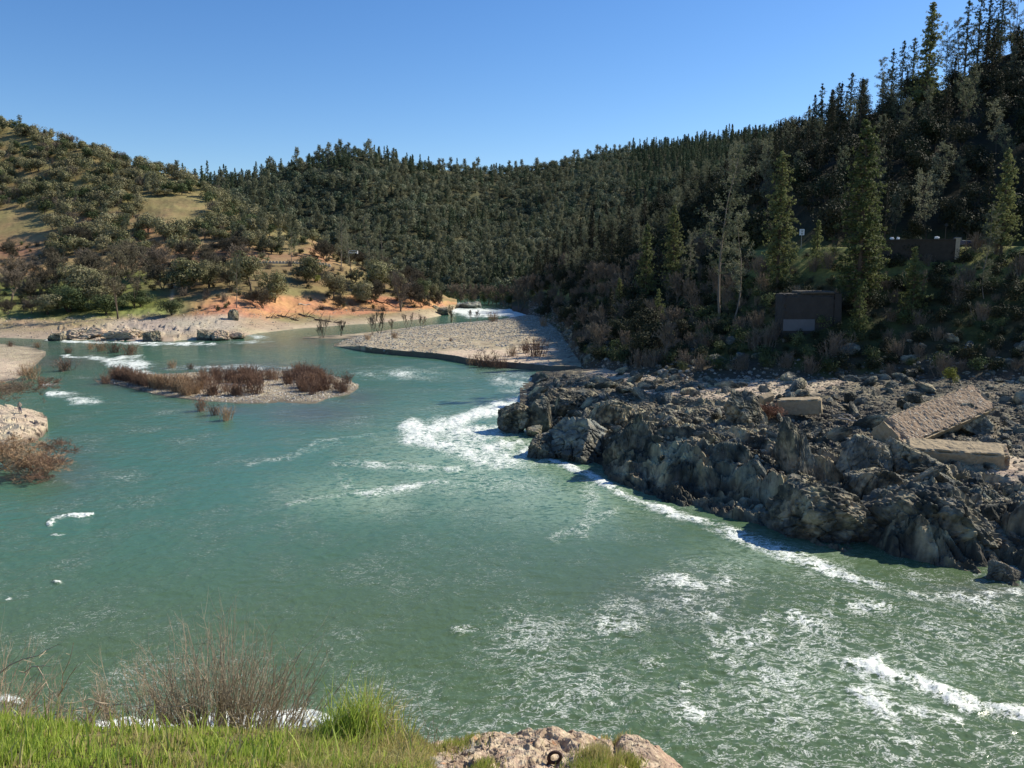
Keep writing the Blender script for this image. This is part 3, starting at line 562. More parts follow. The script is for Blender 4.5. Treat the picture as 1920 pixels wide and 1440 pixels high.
def make_greypine(seed, h=22., w=9., n=1, size=.45, tuft=7, dens=1., low=.25):
    rg = np.random.default_rng(seed); S = []; T = []
    for k in range(n):
        p = np.array([rg.normal(0, .4) * (n > 1), 0, -1.]); d = unit(np.array([rg.normal(0, .1 + .12 * (n > 1)), rg.normal(0, .1), 1])); r = h * .0105; L = h / 14
        for i in range(14):
            q = p + d * L; S.append((*p, *q, r, r * .9)); p, r = q, r * .9; d = unit(d + rg.normal(0, .05, 3) + (0, 0, .06)); t = i / 13
            if t < low: continue
            for j in range(rg.integers(3, 6)):
                a = rg.uniform(0, 2 * PI); R = w / 2 * rg.uniform(.45, 1.1) * (1.05 - .65 * t) * min(1, .5 + 2 * (t - low)); e = unit(np.array([math.cos(a), math.sin(a), rg.uniform(.15, .9)])); c = p - d * L * rg.random()
                for u in range(3):
                    c2 = c + e * R / 3; S.append((*c, *c2, r * .34 * (1 - u * .28), r * .34 * (.72 - u * .28))); c = c2; e = unit(e + rg.normal(0, .22, 3) + (0, 0, .1))
                    for v in range(2 + u):
                        f = unit(e + rg.normal(0, .7, 3)); g = c + f * R * rg.uniform(.12, .32); S.append((*c, *g, r * .1, r * .06)); T.append(g)
    T = np.array(T); T = T[rg.permutation(len(T))[:int(len(T) * dens)]]
    C_ = np.repeat(T, tuft, 0) + rg.normal(0, size * .45, (len(T) * tuft, 3)); dr = unit(rg.normal(0, 1, C_.shape) + (0, 0, .5)); V, Q = leaves(C_ + dr * size * .5, dr, size, rg, .42, .8)
    return (V, Q), tubes(np.array(S), 4), T
def make_bare(seed, h=9., w=7., depth=5, stems=3, twig=.02, up=.2, spread=.45, r=None, n=(2, 4)):
    rg = np.random.default_rng(seed); S = []; tips = []
    for k in range(stems):
        a = rg.uniform(0, 2 * PI); grow(rg, (rg.normal(0, .1), rg.normal(0, .1), -.3), unit(np.array([math.cos(a) * .4, math.sin(a) * .4, 1])), h * .3, r or h * .022, depth, S, tips, spread, n, up, (.62, .82), .14)
    S = np.array(S); T = np.array(tips); sz = h / T[:, 2].max(); sx = w / 2 / np.percentile(np.abs(T[:, :2]), 97)
    for c in (0, 1, 3, 4): S[:, c] *= sx
    for c in (2, 5): S[:, c] *= sz
    S[:, 6:] = np.maximum(S[:, 6:], twig); return tubes(S, 3), T
def make_brush(seed, h=1.6, w=1.6, n=60, twig=.015, lean=.4, sub=3):
    """many thin stems fanning from the ground"""
    rg = np.random.default_rng(seed); S = []
    for i in range(n):
        b = np.array([rg.normal(0, w * .16), rg.normal(0, w * .16), -.15]); a = rg.uniform(0, 2 * PI); d = unit(np.array([math.cos(a) * rg.uniform(0, lean), math.sin(a) * rg.uniform(0, lean), 1])); L = h * rg.uniform(.5, 1.1); p = b
        for k in range(3):
            d = unit(d + rg.normal(0, .12, 3)); q = p + d * L / 3; S.append((*p, *q, twig * (1.3 - .3 * k), twig * (1 - .3 * k)))
            for _ in range(sub if k else 1):
                e = unit(d + rg.normal(0, .45, 3)); l2 = L * rg.uniform(.15, .35); S.append((*q, *(q + e * l2), twig * .6, twig * .35))
            p = q
    return tubes(S, 3)
def whole(name, leaf, wood, ml, mw):
    V = np.concatenate([wood[0], leaf[0]]); Q = np.concatenate([wood[1], leaf[1] + len(wood[0])]); mi = np.concatenate([np.ones(len(wood[1])), np.zeros(len(leaf[1]))])
    return mesh(name, V, Q, [ml, mw], smooth=False, mi=mi)
def parts(name, leaf, wood, ml, mw): return mesh(name + '_trunk', wood[0], wood[1], [mw]), mesh(name + '_crown', leaf[0], leaf[1], [ml], smooth=False)
def put_tree(name, pr, P, label, cat, group=None, rz=None, s=1., tilt=None):
    e = empty(name, P, random.uniform(0, 6.28) if rz is None else rz, s); tag(e, label, cat, group)
    if tilt: e.rotation_euler.y = tilt[0]; e.rotation_euler.x = tilt[1]
    obj('trunk', pr[0], e)
    if pr[1] is not None: obj('crown', pr[1], e)
    return e
def put(name, me, P, label, cat, group=None, rz=None, s=1.):
    o = obj(name, me, None, P, random.uniform(0, 6.28) if rz is None else rz, s); return tag(o, label, cat, group)
OAKF = [whole('oak', *make_oak(20 + i, 8.5 + i % 3, 11 + (i % 2) * 2, 1100, .75)[:2], M_OAK, M_BARK) for i in range(5)]
OAKD = [whole('live_oak', *make_oak(40 + i, 8, 10, 1000, .7)[:2], M_OAKG, M_BARK) for i in range(3)]
CONF = [whole('conifer', *make_conifer(60 + i, (18, 21, 14, 24, 12, 19)[i], (9, 8, 10, 9.5, 9, 12)[i], 18, 4, 5, 1.0, .04, .12, (.85, .7, .6, .9, .5, .6)[i], 0, (.25, .4, .5, .3, .5, .6)[i])[:2], M_CON, M_BARK) for i in range(6)]
GPF = [whole('grey_pine', *make_greypine(80 + i, 16 + 2 * i, 9, 1, .65, 6)[:2], M_GREY, M_BARK) for i in range(3)]
FARO = [whole('woodland_oak', *make_oak(90 + i, 9, 10, 520, .85)[:2], M_FAR, M_BARK) for i in range(4)]
BRF = []
for i in range(3):
    w_, T_ = make_bare(100 + i, 9, 8, 5, 2, .035); BRF.append(mesh('bare_tree', w_[0], w_[1], [M_TWIG], smooth=False))
def pick_points(G, n, ok, dmin, seed=1, t0=0, t1=None):
    """scatter over a land grid, evenly by area, no two nearer than dmin(x,y)"""
    rg = np.random.default_rng(seed); A = G[t0:t1]; e1 = A[1:, :-1] - A[:-1, :-1]; e2 = A[:-1, 1:] - A[:-1, :-1]; w = np.abs(e1[..., 0] * e2[..., 1] - e1[..., 1] * e2[..., 0]); c = A[:-1, :-1]
    w = (w * ok(c)).ravel(); c = c.reshape(-1, 3); e1 = e1.reshape(-1, 3); e2 = e2.reshape(-1, 3)
    if w.sum() <= 0: return np.zeros((0, 3))
    k = rg.choice(len(w), n * 6, p=w / w.sum()); P = c[k] + e1[k] * rg.random((len(k), 1)) + e2[k] * rg.random((len(k), 1)); out = []; cell = {}
    for p in P:
        d = dmin(p) if callable(dmin) else dmin; key = (int(p[0] // d), int(p[1] // d)); bad = False
        for a in (-1, 0, 1):
            for b in (-1, 0, 1):
                for q in cell.get((key[0] + a, key[1] + b), ()):
                    if (q[0] - p[0]) ** 2 + (q[1] - p[1]) ** 2 < d * d: bad = True
        if not bad: cell.setdefault(key, []).append(p); out.append(p)
        if len(out) >= n: break
    return np.array(out)
def stuff(name, meshes, P, label, cat, smin=.7, smax=1.3, seed=3, zs=None):
    """one object: plants set over ground by geometry nodes, uncountable"""
    rg = np.random.default_rng(seed); n = len(P); me = mesh(name, np.asarray(P) - (0, 0, .2), [], attrs={'scl': rg.uniform(smin, smax, n) if zs is None else zs, 'rot': rg.uniform(0, 6.28, n), 'pick': rg.integers(0, len(meshes), n)}) if False else None
    me = bpy.data.meshes.new(name); me.vertices.add(n); me.vertices.foreach_set('co', (np.asarray(P, np.float32) - (0, 0, .2)).astype(np.float32).ravel())
    for k, v in (('scl', rg.uniform(smin, smax, n) if zs is None else zs), ('rot', rg.uniform(0, 6.28, n))): a = me.attributes.new(k, 'FLOAT', 'POINT'); a.data.foreach_set('value', np.asarray(v, np.float32))
    a = me.attributes.new('pick', 'INT', 'POINT'); a.data.foreach_set('value', rg.integers(0, len(meshes), n).astype(np.int32))
    c = bpy.data.collections.new(name + '_kinds')
    for m_ in meshes: c.objects.link(bpy.data.objects.new(m_.name, m_))
    o = obj(name, me); tag(o, label, cat, None, 'stuff'); ng = bpy.data.node_groups.new(name, 'GeometryNodeTree')
    ng.interface.new_socket('Geometry', in_out='INPUT', socket_type='NodeSocketGeometry'); ng.interface.new_socket('Geometry', in_out='OUTPUT', socket_type='NodeSocketGeometry')
    nn = ng.nodes; L = ng.links; gi = nn.new('NodeGroupInput'); go = nn.new('NodeGroupOutput'); ci = nn.new('GeometryNodeCollectionInfo'); ci.inputs['Collection'].default_value = c; ci.inputs['Separate Children'].default_value = True; ci.inputs['Reset Children'].default_value = True
    ip = nn.new('GeometryNodeInstanceOnPoints'); ip.inputs['Pick Instance'].default_value = True; mp = nn.new('GeometryNodeMeshToPoints')
    def at(nm, t):
        a = nn.new('GeometryNodeInputNamedAttribute'); a.data_type = t; a.inputs['Name'].default_value = nm; return a.outputs['Attribute']
    cx = nn.new('ShaderNodeCombineXYZ'); L.new(at('rot', 'FLOAT'), cx.inputs[2]); L.new(gi.outputs[0], ip.inputs['Points']); L.new(ci.outputs[0], ip.inputs['Instance']); L.new(at('pick', 'INT'), ip.inputs['Instance Index'])
    L.new(cx.outputs[0], ip.inputs['Rotation']); L.new(at('scl', 'FLOAT'), ip.inputs['Scale']); L.new(ip.outputs[0], go.inputs[0])
    md = o.modifiers.new('set_out', 'NODES'); md.node_group = ng; return o
# ------------------------------------------------ left hill: oaks over dry grass
clear = [(35, 435, 62, 42), (20, 480, 60, 22), (318, 402, 62, 24), (370, 398, 30, 30), (300, 380, 40, 10), (30, 268, 30, 10), (105, 312, 16, 10), (150, 352, 18, 9), (395, 466, 60, 12), (320, 464, 50, 10), (600, 470, 36, 16), (160, 318, 12, 8), (305, 330, 12, 10), (10, 450, 60, 60), (330, 425, 30, 14), (520, 455, 20, 9), (40, 335, 20, 8), (575, 448, 20, 8), (230, 400, 10, 6), (215, 345, 12, 6), (345, 374, 14, 7)]
def ok_left(c):
    x, y = proj(c); m = np.ones(x.shape)
    for a, b, r, s in clear: m = np.where(((x - a) / r) ** 2 + ((y - b) / s) ** 2 < 1, 0, m)
    m = np.where((y > 490) | (y < 100) | (x < -330) | (x > 790), 0, m); return m * (.35 + .65 * (x > -80))
PL = pick_points(GL, 1500, ok_left, lambda p: 5.2 + 1.7 * math.sin(p[0] * .13) * math.cos(p[1] * .11), 5, 68, 150)
pxl, pyl = proj(PL); order = np.argsort(PL[:, 1]); inv = [i for i in order if -20 < pxl[i] < 800]; rest = [i for i in order if not (-20 < pxl[i] < 800)]
zonel = [('on the upper left hillside', lambda a, b: b < 330), ('around the tan clearings of the left hill', lambda a, b: b < 420), ('on the lower slope above the road', lambda a, b: b < 900)]
nk = {}; extraL = []
for c_, i in enumerate(inv):
    t = i * 7919 % 100; P = PL[i]; dense = pxl[i] > 430
    kd = 'dark' if t < 18 else ('pine' if (t < 22 or (dense and t < 60)) else ('bare' if t < 34 else 'oak'))
    nk[kd] = nk.get(kd, 0) + 1
    if nk[kd] > 300: extraL.append(P); continue
    z_ = [z for z, f in zonel if f(pxl[i], pyl[i])][0]; s = random.uniform(.55, 1.08)
    if kd == 'oak': put('oak_tree', OAKF[i % 5], P, f'rounded olive grey oak {z_}', 'tree', f'olive grey oaks {z_}', None, s)
    elif kd == 'dark': put('live_oak', OAKD[i % 3], P, f'small dark green live oak {z_}', 'tree', f'dark live oaks {z_}', None, s)
    elif kd == 'pine': put('grey_pine', GPF[i % 3], P, f'thin grey green pine {z_}', 'tree', f'grey pines {z_}', None, s * .75)
    else: put('bare_tree', BRF[i % 3], P, f'leafless brown grey tree {z_}', 'tree', f'leafless trees {z_}', None, s)
stuff('hillside_oaks', OAKF + OAKD[:1], [PL[i] for i in rest] + extraL, 'scattered rounded oaks filling in the grassy left hill', 'oaks', .65, 1.1)
# ------------------------------------------------ far wooded hills
def ok_far(c):
    x, y = proj(c); return np.where((x < 330) | (x > 1620), 0, 1.)
PF = pick_points(GF, 9500, ok_far, lambda p: 5.0 + .0042 * max(p[1] - 500, 0), 8, 3, 88); print('COUNT', len(PL), len(PF))
pxf, pyf = proj(PF); sil = np.array([np.interp(a, [100, 420, 480, 560, 680, 760, 860, 920, 1000, 1100, 1200, 1300, 1400, 1500, 1800], [360, 347, 338, 308, 292, 305, 320, 326, 316, 299, 281, 266, 251, 238, 200]) for a in pxf])
con = (fbm(PF[:, 0] / 70, PF[:, 1] / 70, o=3, s=300) + np.where(pxf > 1180, .3, -.22) + .25 * (pyf - sil < 25) > .12) | (RNG.random(len(PF)) < .10)
sky_ = np.where(con & (pyf - sil < 8) & (pxf > 400))[0]; sky_ = sky_[:150]; ss = set(sky_.tolist())
for i in sky_:
    z_ = 'middle far hill' if pxf[i] < 920 else ('long far ridge on the right' if pxf[i] > 1150 else 'saddle between the far hills')
    put('conifer', CONF[i % 6], PF[i], f'dark pointed conifer along the skyline of the {z_}', 'tree', f'skyline conifers of the {z_}', None, random.uniform(.35, .85))
oth = [i for i in range(len(PF)) if i not in ss]
stuff('conifer_forest', CONF, [PF[i] for i in oth if con[i]], 'dark pointed conifers covering the far hills', 'forest', .45, 1.0, 11)
stuff('oak_woodland', FARO + GPF[:1], [PF[i] for i in oth if not con[i]], 'grey green rounded woodland covering the far hills', 'forest', .85, 1.35, 12)
# ------------------------------------------------ right hillside woods
def on(px, py, names=('right_hillside', 'rock_shore')):
    h = hit(px, py, names)
    if h is None: raise RuntimeError(f'no land at {px},{py}')
    return np.array(h)
def hm(P, hpx): return hpx * P[1] / F * .985
def ok_rt(c):
    x, y = proj(c); return np.where((x < 1000) | (x > 2900), 0, 1.) * np.where(x > 1960, .08, 1)
_okr = ok_rt
def ok_rt(c):
    x, y = proj(c); return _okr(c) * np.where((x > 1470) & (x < 1550) & (y > 400), 0, 1)
PR = pick_points(GR, 1500, ok_rt, lambda p: 5.6, 21, 90, 166); pxr, pyr = proj(PR); print('COUNT right', len(PR), (pxr < 1930).sum())
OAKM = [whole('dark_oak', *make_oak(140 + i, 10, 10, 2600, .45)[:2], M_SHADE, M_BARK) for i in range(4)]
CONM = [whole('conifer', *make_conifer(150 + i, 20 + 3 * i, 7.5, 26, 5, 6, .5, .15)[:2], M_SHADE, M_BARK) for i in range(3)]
GPM = [whole('grey_pine', *make_greypine(160 + i, 19, 10, 1, .5, 6, .8)[:2], M_GREY, M_BARK) for i in range(3)]
ordr = np.argsort(PR[:, 1]); n_ = {}; back = []
for i in ordr:
    P = PR[i]
    if not (1010 < pxr[i] < 1935): back.append(P); continue
    t = (i * 7919 + 13) % 100; kd = 'oak' if t < (68 if pxr[i] < 1450 else 50) else ('conifer' if t < 78 else 'pine'); n_[kd] = n_.get(kd, 0) + 1
    if n_[kd] > 200: back.append(P); continue
    far = pxr[i] < 1450; z_ = 'on the dark right hillside above the road' if not far else 'on the slope where the right hill runs back up the valley'
    s = random.uniform(.55, .95)
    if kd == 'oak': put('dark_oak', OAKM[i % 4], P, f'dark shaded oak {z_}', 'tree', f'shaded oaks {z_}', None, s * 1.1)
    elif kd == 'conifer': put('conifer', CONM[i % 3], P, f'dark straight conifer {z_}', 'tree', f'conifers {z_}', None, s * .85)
    else: put('grey_pine', GPM[i % 3], P, f'open grey pine {z_}', 'tree', f'grey pines {z_}', None, s * .95)
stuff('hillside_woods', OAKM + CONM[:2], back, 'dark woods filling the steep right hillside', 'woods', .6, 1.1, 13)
# skyline and named trees on the right
PON = [make_conifer(200 + i, 26, 8.6, 56, 8, 10, .38, .12, .1, .6, .05, .32) for i in range(4)]
SKY = [make_conifer(220 + i, 24, 9.5 + i, 30 + 3 * i, 7, 9, .42, .12 + .05 * i, .06, .7, .15, .6) for i in range(4)]
SML = [make_conifer(230 + i, 11, 5.6, 30, 6, 10, .30, .04, .06, .9, .1, .3) for i in range(3)]
GRP = [make_greypine(240 + i, 22, 10.5, 1, .34, 10, 1, .3) for i in range(3)]
def kindm(lst, nm, lm, wm): return [parts(nm, a, b, lm, wm) for a, b, _ in lst]
print('VERTS', len(PON[0][0][0]), len(GRP[0][0][0]), len(GRP[0][1][0]))
K = {'pon': kindm(PON, 'ponderosa', M_PINE, M_BARK), 'sky': kindm(SKY, 'skyline_pine', M_CON, M_BARK), 'sml': kindm(SML, 'young_pine', M_PINE, M_BARK), 'grp': kindm(GRP, 'grey_pine', M_GREY, M_BARKP)}
K['sky'] += [K['grp'][0], K['grp'][2]]
HT = {'pon': 26, 'sky': 24, 'sml': 11, 'grp': 22}
named = [('pon', 1457, 545, 287, 'tall pine with bare lower trunk standing left of the tallest pine'), ('pon', 1607, 592, 232, 'tallest dense pine on the grassy road slope'), ('pon', 1622, 560, 330, 'pine growing against the right side of the tallest pine'),
 ('sml', 1610, 622, 524, 'small pine in front of the foot of the tallest pine'), ('sml', 1531, 492, 412, 'young pine between the white road sign and the tallest pine'), ('sml', 1711, 592, 462, 'conical pine in front of the dark retaining wall'),
 ('pon', 1876, 480, 284, 'tall pine near the right edge behind the pickup'), ('grp', 1842, 505, 388, 'thin grey pine just right of the parked pickup'), ('grp', 1846, 560, 455, 'sparse pale branched tree below the pickup'), ('sml', 1413, 468, 394, 'small dark pine left of the tall pine with bare trunk'),
 ('grp', 1352, 596, 282, 'tall leaning grey pine with bare twisted top'), ('grp', 1376, 598, 392, 'broad grey pine just right of the leaning one'), ('grp', 1290, 560, 430, 'grey pine left of the leaning grey pine'), ('pon', 1262, 560, 385, 'dark narrow pine at the lower end of the road slope'), ('pon', 1210, 575, 420, 'dense dark pine above the end of the gravel bar'),
 ('sml', 1160, 600, 520, 'dark young pine low on the slope above the gravel bar'), ('sml', 1120, 602, 560, 'smallest green pine at the edge of the boulders'), ('sml', 1235, 612, 540, 'lit green pine low on the slope left of the grey pines'),
 ('sky', 1537, 272, 162, 'first thin pine at the left end of the right ridge skyline'), ('sky', 1556, 262, 172, 'second thin pine from the left on the right ridge skyline'), ('sky', 1568, 255, 160, 'slender skyline pine next to the gap'), ('sky', 1592, 245, 142, 'flat topped skyline pine'), ('sky', 1611, 240, 144, 'pointed dark skyline pine next to the flat topped one'),
 ('sky', 1653, 215, 100, 'narrow conical skyline pine standing alone'), ('sky', 1669, 206, 98, 'bare stemmed skyline pine with small crown'), ('sky', 1688, 196, 84, 'dark skyline pine left of the tallest one'), ('sky', 1708, 190, 78, 'bushy skyline pine left of the tallest one'), ('pon', 1735, 225, 18, 'tallest pine on the skyline with long bare trunk'),
 ('sky', 1774, 165, 44, 'skyline pine just right of the tallest one'), ('sky', 1792, 150, 26, 'broad leafy skyline pine high on the ridge'), ('sky', 1808, 145, 6, 'pale topped pine high on the ridge'), ('sky', 1831, 135, -2, 'dark pine crossing the top right of the ridge'), ('sky', 1848, 130, 8, 'thin trunked pine high on the ridge'), ('sky', 1872, 130, -18, 'dark pine cut by the top edge of the photo'), ('sky', 1903, 125, -30, 'large pine in the top right corner')]
for j, (k, bx, by, ty, lab) in enumerate(named):
    P = None
    for q in range(0, 130, 4):
        h = hit(bx, by + q, ('right_hillside', 'rock_shore'))
        if h is not None: P = np.array(h); break
    if P is None: print('MISS', lab); continue
    H = hm(P, by - ty + (q)); v = K[k][j % len(K[k])]; s = H / HT[k]
    wv = {'grp': 1.0, 'sky': .9}.get(k, 1.0)
    e = put_tree('pine_tree' if k != 'grp' else 'grey_pine', v, P - (0, 0, .2), lab, 'tree', None, None, (s * wv * (1 if H > 12 else 1.05), s * wv, s), (-.14, 0) if 'leaning' in lab and 'tall' in lab else None)
# brush on the right slope
BRUSH = [mesh('brush', *make_brush(300 + i, 2.6, 3.4, 70, .035, .6, 3), [M_TWIG if i % 2 else M_TWIGD], smooth=False) for i in range(4)]
BUSHG = [whole('green_bush', *make_oak(310 + i, 2.6, 3.4, 900, .2)[:2], M_OAKG if i == 0 else M_SHADE, M_BARK) for i in range(3)]
def ok_sl(c):
    x, y = proj(c); return np.where((x < 1075) | (x > 2300), 0, 1.) * np.where((y > 455) & (y < 530) & (x > 1380) & (x < 1660), .12, 1)
PB = pick_points(GR, 1500, ok_sl, 1.9, 22, 5, 82)
stuff('slope_brush', BUSHG + BRUSH[1:2], PB, 'tangled brown and green brush covering the shaded slope below the road', 'brush', .45, 1.25, 14)
def ok_sl2(c):
    x, y = proj(c); return np.where((x < 1000) | (x > 1420), 0, 1.) * np.where(x > 1330, .3, 1)
PB2 = pick_points(GR, 150, ok_sl2, 4.6, 23, 8, 92); p2, q2 = proj(PB2)
for i, P in enumerate(PB2):
    t = i % 5; z_ = 'above the boulders at the head of the gravel bar' if p2[i] < 1180 else 'in the thicket left of the grey pines'
    if t < 2: put('dark_oak', OAKM[i % 4], P, f'dark round topped tree {z_}', 'tree', f'dark trees {z_}', None, random.uniform(.45, .85))
    elif t == 2 and i % 3 == 0: put('conifer', CONM[i % 3], P, f'dark conifer {z_}', 'tree', f'dark conifers {z_}', None, random.uniform(.35, .6))
    elif t in (2, 3): put('bare_tree', BRF[i % 3], P, f'grey brown leafless tree {z_}', 'tree', f'leafless trees {z_}', None, random.uniform(.6, 1))
    else: put('green_bush', BUSHG[i % 3], P, f'low green bush {z_}', 'bush', f'green bushes {z_}', None, random.uniform(.9, 1.6))
# ------------------------------------------------ trees on the left bank
def lt(px, py): return on(px, py, ('hillside',))
OKP = [make_oak(330 + i, 8, 8.5, 5200, .33) for i in range(4)]; OKM = [parts('oak', a, b, M_OAK, M_BARK) for a, b, _ in OKP]; OKG = [parts('live_oak', a, b, M_OAKG, M_BARK) for a, b, _ in OKP[:3]]
TALL = [make_greypine(350 + i, 22, 14, 2, .4, 7, .8, .35) for i in range(2)]; TLM = [parts('tall_tree', a, b, mat_leaf('sparse_grey_leaves', (.12, .11, .065), (.17, .145, .095), .2), M_BARK) for a, b, _ in TALL]
BLK = []
for i in range(4):
    w_, T_ = make_bare(360 + i, 9, 9, 6, 3, .028, .25, .5); BLK.append(mesh('bare_tree', w_[0], w_[1], [M_TWIG if i % 2 else M_TWIGD], smooth=False))
w_, T_ = make_bare(372, 16, 13, 5, 2, .04, .25, .42, .38); BIGB = mesh('big_bare_tree', w_[0], w_[1], [M_TWIG], smooth=False)
L_ = [('tall', 222, 598, 455, 1.0, 'tall tree with dark forked trunks standing on the left bank meadow'), ('tall', 252, 578, 458, .9, 'second tall forked tree close behind the tallest one on the left bank'),
 ('live', 322, 591, 556, 1.35, 'round dark bush tree alone where the red bank begins'), ('grp', 443, 577, 478, 1.1, 'upright grey green pine at the top of the red cut bank'), ('oak', 515, 567, 503, .95, 'spreading oak with low branches on the grassy bank'), ('oak', 577, 530, 474, 1.15, 'oak in front of the stone guard wall'),
 ('grp', 547, 500, 428, 1.1, 'grey green pine beside the road behind the guard wall'), ('oak', 626, 562, 508, .95, 'dark green bushy oak above the red bank'), ('oak', 682, 568, 524, 1.2, 'low wide bush oak at the right end of the red bank'),
 ('grp', 640, 500, 405, 1.1, 'grey pine at the road bend'), ('grp', 662, 522, 430, 1.0, 'leaning grey pine below the road bend'), ('grp', 690, 535, 398, 1.2, 'tall broad grey pine over the spur'), ('grp', 722, 540, 425, 1.1, 'tall grey pine right of the broad one over the spur'), ('oak', 705, 545, 480, 1.1, 'dense oak on the spur among the grey pines'),
 ('oak', 745, 548, 505, 1.0, 'dark oak behind the bare tree'), ('live', 790, 560, 520, 1.0, 'dark bush near the river end of the spur'), ('oak', 812, 563, 530, 1.0, 'last olive bush on the point of the spur'),
 ('oak', 345, 545, 478, 1.35, 'wide dark oak beside the footpath'), ('oak', 392, 540, 480, .9, 'olive oak right of the footpath'), ('oak', 470, 545, 470, 1.0, 'greyish oak just left of the guard wall'), ('oak', 150, 560, 490, 1.3, 'shadowed oak behind the tall forked trees'), ('oak', 185, 575, 505, 1.1, 'dark shrubby oak left of the tall forked trees'), ('oak', 90, 590, 545, 1.4, 'dark rounded bush on the green meadow'), ('live', 200, 590, 545, 1.5, 'black green thicket at the foot of the forked trunks'), ('live', 130, 585, 530, 1.6, 'broad dark thicket left of the forked trunks'), ('live', 265, 575, 540, 1.5, 'dark thicket right of the forked trunks')]
for j, (k, bx, by, ty, wf, lab) in enumerate(L_):
    P = lt(bx, by); H = hm(P, by - ty)
    v, h0 = {'tall': (TLM[j % 2], 22), 'live': (OKG[j % 3], 8), 'oak': (OKM[j % 4], 8), 'grp': (K['grp'][j % 3], 22)}[k]; s = H / h0
    put_tree({'tall': 'tall_tree', 'live': 'live_oak', 'oak': 'oak_tree', 'grp': 'grey_pine'}[k], v, P, lab, 'tree', None, None, (s * wf, s * wf, s))
put('yellow_bush', whole('yellow_bush', *make_oak(377, 4, 4.2, 1200, .28)[:2], M_YEL, M_BARK), lt(596, 530), 'small bright yellow green bush between the dark oaks', 'bush', None, None, 1.0)
B_ = [(752, 584, 500, 'large bare tree at the right end of the sandy beach', 1), (45, 540, 476, 'leafless brown tree nearest the left edge', 0), (112, 536, 470, 'wide leafless brown tree on the left terrace', 0), (20, 565, 500, 'grey twiggy tree at the far left edge', 0), (165, 540, 468, 'leafless tree behind the shadowed oak', 0), (300, 520, 455, 'grey leafless tree between the forked trees and the wide oak', 0), (405, 530, 470, 'brown leafless tree right of the footpath', 0), (445, 510, 455, 'brown twiggy tree below the bare brown strip', 0), (15, 590, 560, 'brown brush at the left edge of the meadow', 0), (60, 588, 560, 'brown thorny brush on the meadow edge', 0), (780, 560, 525, 'small twiggy tree on the spur behind the large bare tree', 0), (150, 520, 462, 'brown leafless tree under the dense oaks', 0), (240, 520, 450, 'brown tall leafless tree behind the forked trunks', 0)]
for j, (bx, by, ty, lab, big) in enumerate(B_):
    P = lt(bx, by); H = hm(P, by - ty); put('bare_tree', BIGB if big else BLK[j % 4], P, lab, 'tree', None, None, H / (16 if big else 9))
def ok_lb(c):
    x, y = proj(c); return np.where((x < -200) | (x > 830), 0, 1.) * np.where((y > 585) | (y < 455), 0, 1) * (.25 + .75 * ((x < 290) | ((x > 380) & (x < 500)) | (x > 600)))
PS = pick_points(GL, 520, ok_lb, 3.6, 31, 20, 110)
stuff('left_bank_brush', BRUSH[:2] + BUSHG + BLK[:1], PS, 'low brush and bushes dotted over the left bank', 'brush', .6, 1.25, 15)
# river bend thicket and bare saplings
xs_ = np.linspace(842, 1085, 34)
for i, a in enumerate(xs_):
    P = at_d(a, 560 - 6 * math.sin(i) - (a > 1000) * 8, 545 - (a - 842) * .5); P[2] = max(0.5, (height(P[0], P[1]) or 0.5))
    if i % 3 == 0: put('green_bush', BUSHG[i % 3], P, 'dark green bush at the water of the river bend', 'bush', 'dark bushes at the river bend', None, random.uniform(1.8, 3.2))
    else: put('bare_tree', BRF[i % 3], P, 'brown twiggy tree lining the river bend', 'tree', 'twiggy trees at the river bend', None, random.uniform(.8, 1.5))
